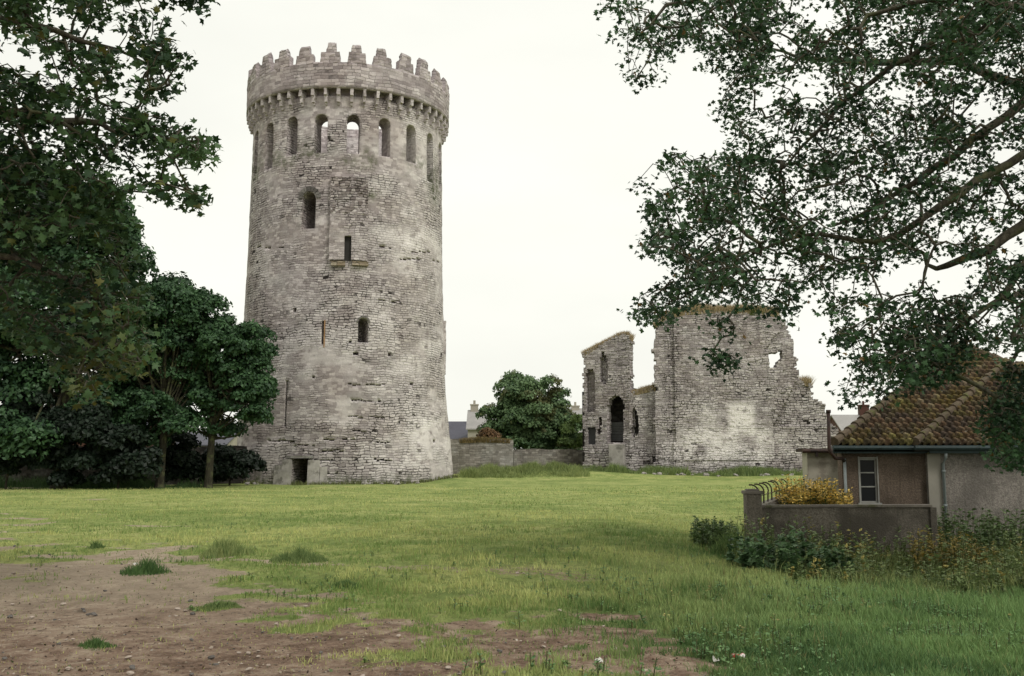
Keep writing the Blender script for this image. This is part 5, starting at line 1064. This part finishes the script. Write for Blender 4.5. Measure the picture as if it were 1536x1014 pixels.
topgrass('dry_grass', 'tuft of dry grass on the broken slope of the ruin', [(1206, 572), (1216, 576)], [88.9, 88.9], 500, .6, 10, *DR)
# ---------------------------------------------------------------- litter and stones
def pebble(r, seed, flat=.55):
    rs = np.random.default_rng(seed); b = bmesh.new(); bmesh.ops.create_icosphere(b, subdivisions=2, radius=r)
    for v in b.verts:
        k = 1+.35*(float(vn(np.array([v.co.x/r*1.3+seed]), np.array([v.co.y/r*1.3]), np.array([v.co.z/r*1.3]), seed)[0])-.5)*2; v.co = Vector((v.co.x*k*1.25, v.co.y*k, v.co.z*k*flat))
    me = bpy.data.meshes.new('stone'); b.to_mesh(me); b.free(); return me
M['peb'] = simple('pale_stone', (.36, .30, .25), .35, 20); M['peb2'] = simple('grey_stone', (.12, .11, .10), .35, 20)
pm = [pebble(1, i) for i in range(4)]; pm2 = [m.copy() for m in pm]
for m in pm: m.materials.append(M['peb'])
for m in pm2: m.materials.append(M['peb2'])
cnt = 0; rr = random.Random(5)
while cnt < 200:
    px = rr.uniform(-20, 1080); py = rr.uniform(805, 1025); r = ray(px, py)
    s = -EYE/r[2]; x, y = r[0]*s, r[1]*s
    if float(dirt_mask(np.array([x]), np.array([y]))[0]) < .45 and rr.random() > .12: continue
    pale = rr.random() < .5; o = bpy.data.objects.new('stone', rr.choice(pm if pale else pm2)); COL.objects.link(o); sc = .006+.022*rr.random()**2.2*(1.3 if y > 11 else 1); o.location = (x, y, GZ(x, y)-.004+sc*.1); o.scale = (sc, sc, sc); o.rotation_euler = (rr.uniform(-.3, .3), rr.uniform(-.3, .3), rr.uniform(0, 6.28))
    tag(o, 'small pale stone lying on the bare earth' if pale else 'small dark stone lying on the bare earth', 'stone', 'pale stones on the earth' if pale else 'dark stones on the earth'); cnt += 1
def onground(px, py, dz=0.):
    r = ray(px, py); z = 0.
    for _ in range(6): s = (z-EYE)/r[2]; z = GZ(r[0]*s, r[1]*s)
    return Vector((r[0]*s, r[1]*s, z+dz))
def crumple(name, label, cat, px, py, sx, sy, mat, seed, hgt=.02):
    rs = random.Random(seed); n = 6; v = []; f = []; c = onground(px, py)
    for i in range(n):
        for j in range(n): v.append((sx*(i/(n-1)-.5)+rs.uniform(-1, 1)*sx*.07, sy*(j/(n-1)-.5)+rs.uniform(-1, 1)*sy*.07, abs(rs.gauss(0, hgt))+.005))
    for i in range(n-1):
        for j in range(n-1): k = i*n+j; f.append((k, k+n, k+n+1, k+1))
    o = mesh_np(name, v, f, mat); o.location = c; o.rotation_euler = (0, 0, rs.uniform(0, 3)); m = o.modifiers.new('s', 'SOLIDIFY'); m.thickness = .002; return tag(o, label, cat)
M['paper'] = simple('waste_paper', (.62, .60, .56), .15, 12); 
crumple('paper_scrap', 'crumpled white paper scrap on the earth near the grass edge', 'litter', 898, 993, .09, .06, M['paper'], 1, .015)
crumple('paper_scrap', 'white paper scrap just left of the red wrapper', 'litter', 1074, 993, .05, .04, M['paper'], 2, .012)
crumple('paper_scrap', 'small white scrap beside the weed clump on the left', 'litter', 203, 847, .07, .05, M['paper'], 3, .015)
t = NT('red_white_wrapper'); p = t.obj(); M['wrap'] = t.out(t.mix(t.map(t.noise(p, 28, 2), .47, .53), (.45, .03, .03), (.65, .6, .58)), .4)
wpz = onground(1108, 992, .032); mb = MB(); n_ = 14
mb.tube([(-.055, 0, 0), (-.05, 0, 0), (-.02, .006, .004), (.01, -.008, 0), (.04, .004, .003), (.052, 0, 0)], [.02, .031, .026, .022, .030, .022], 14); o = mesh_np('crushed_can', mb.v, mb.f, M['wrap'], smooth=True); o.location = wpz; o.rotation_euler = (0, 0, .2)
tag(o, 'crushed red and white drink can lying in the grass', 'can')

# leaf scraps and grit on the bare earth
rs = np.random.default_rng(91); n = 16000; y = 1/(1/6.6-rs.random(n)*(1/6.6-1/21)); x = rs.uniform(-1, 1, n)*(y*.6+.5); k = rs.random(n) < dirt_mask(x, y)*.9+.02; x = x[k]; y = y[k]; n = len(x)
cc = np.array([(.36, .30, .22), (.10, .065, .04), (.045, .03, .025), (.42, .38, .32), (.22, .15, .09), (.10, .15, .05)])[rs.choice(6, n, p=[.22, .25, .2, .1, .15, .08])]*rs.uniform(.7, 1.2, (n, 1))
Cg = np.stack([x, y, gz(x, y)+(0*x)-.012], 1); Nn = rs.normal(0, .5, (n, 3))+np.array([0, 0, 1.])
bvh_z = gz(x, y)+(fbm(x/.45, y/.45, 0, 44)-.5)*.10-dirt_mask(x, y)*.02; Cg[:, 2] = bvh_z+.006
tag(leaves('ground_litter', Cg, Nn, .012+.03*rs.random(n)**3*1.+.004*rs.random(n), cc, M['leaf'], None, LEAFD, rs), 'brown leaf scraps and grit scattered over the bare earth', 'litter', kind='stuff')

# fallen building stones at the foot of the ruin and the tower
rr = random.Random(21); fs = [pebble(1, 30+i, .7) for i in range(4)]
for m in fs: m.materials.append(M['lstone']); box_uv(m)
for k in range(34):
    if k < 24: px = rr.uniform(965, 1195); Yf = rr.uniform(86.3, 87.6); x = hx(px, Yf); y = Yf
    else: a = rr.uniform(-.9, 1.2); r_ = rr.uniform(8.5, 9.3); q = tp(r_, a, 0); x, y = q[0], q[1]
    sc = rr.uniform(.1, .26); o = bpy.data.objects.new('fallen_stone', rr.choice(fs)); COL.objects.link(o); o.location = (x, y, GZ(x, y)+sc*.25); o.scale = (sc, sc, sc); o.rotation_euler = (rr.uniform(-.4, .4), rr.uniform(-.4, .4), rr.uniform(0, 6.28))
    tag(o, 'grey building stone lying in the grass below the ruin' if k < 24 else 'grey building stone lying in the grass at the foot of the round tower', 'stone', 'stones fallen from the ruin' if k < 24 else 'stones at the tower foot')
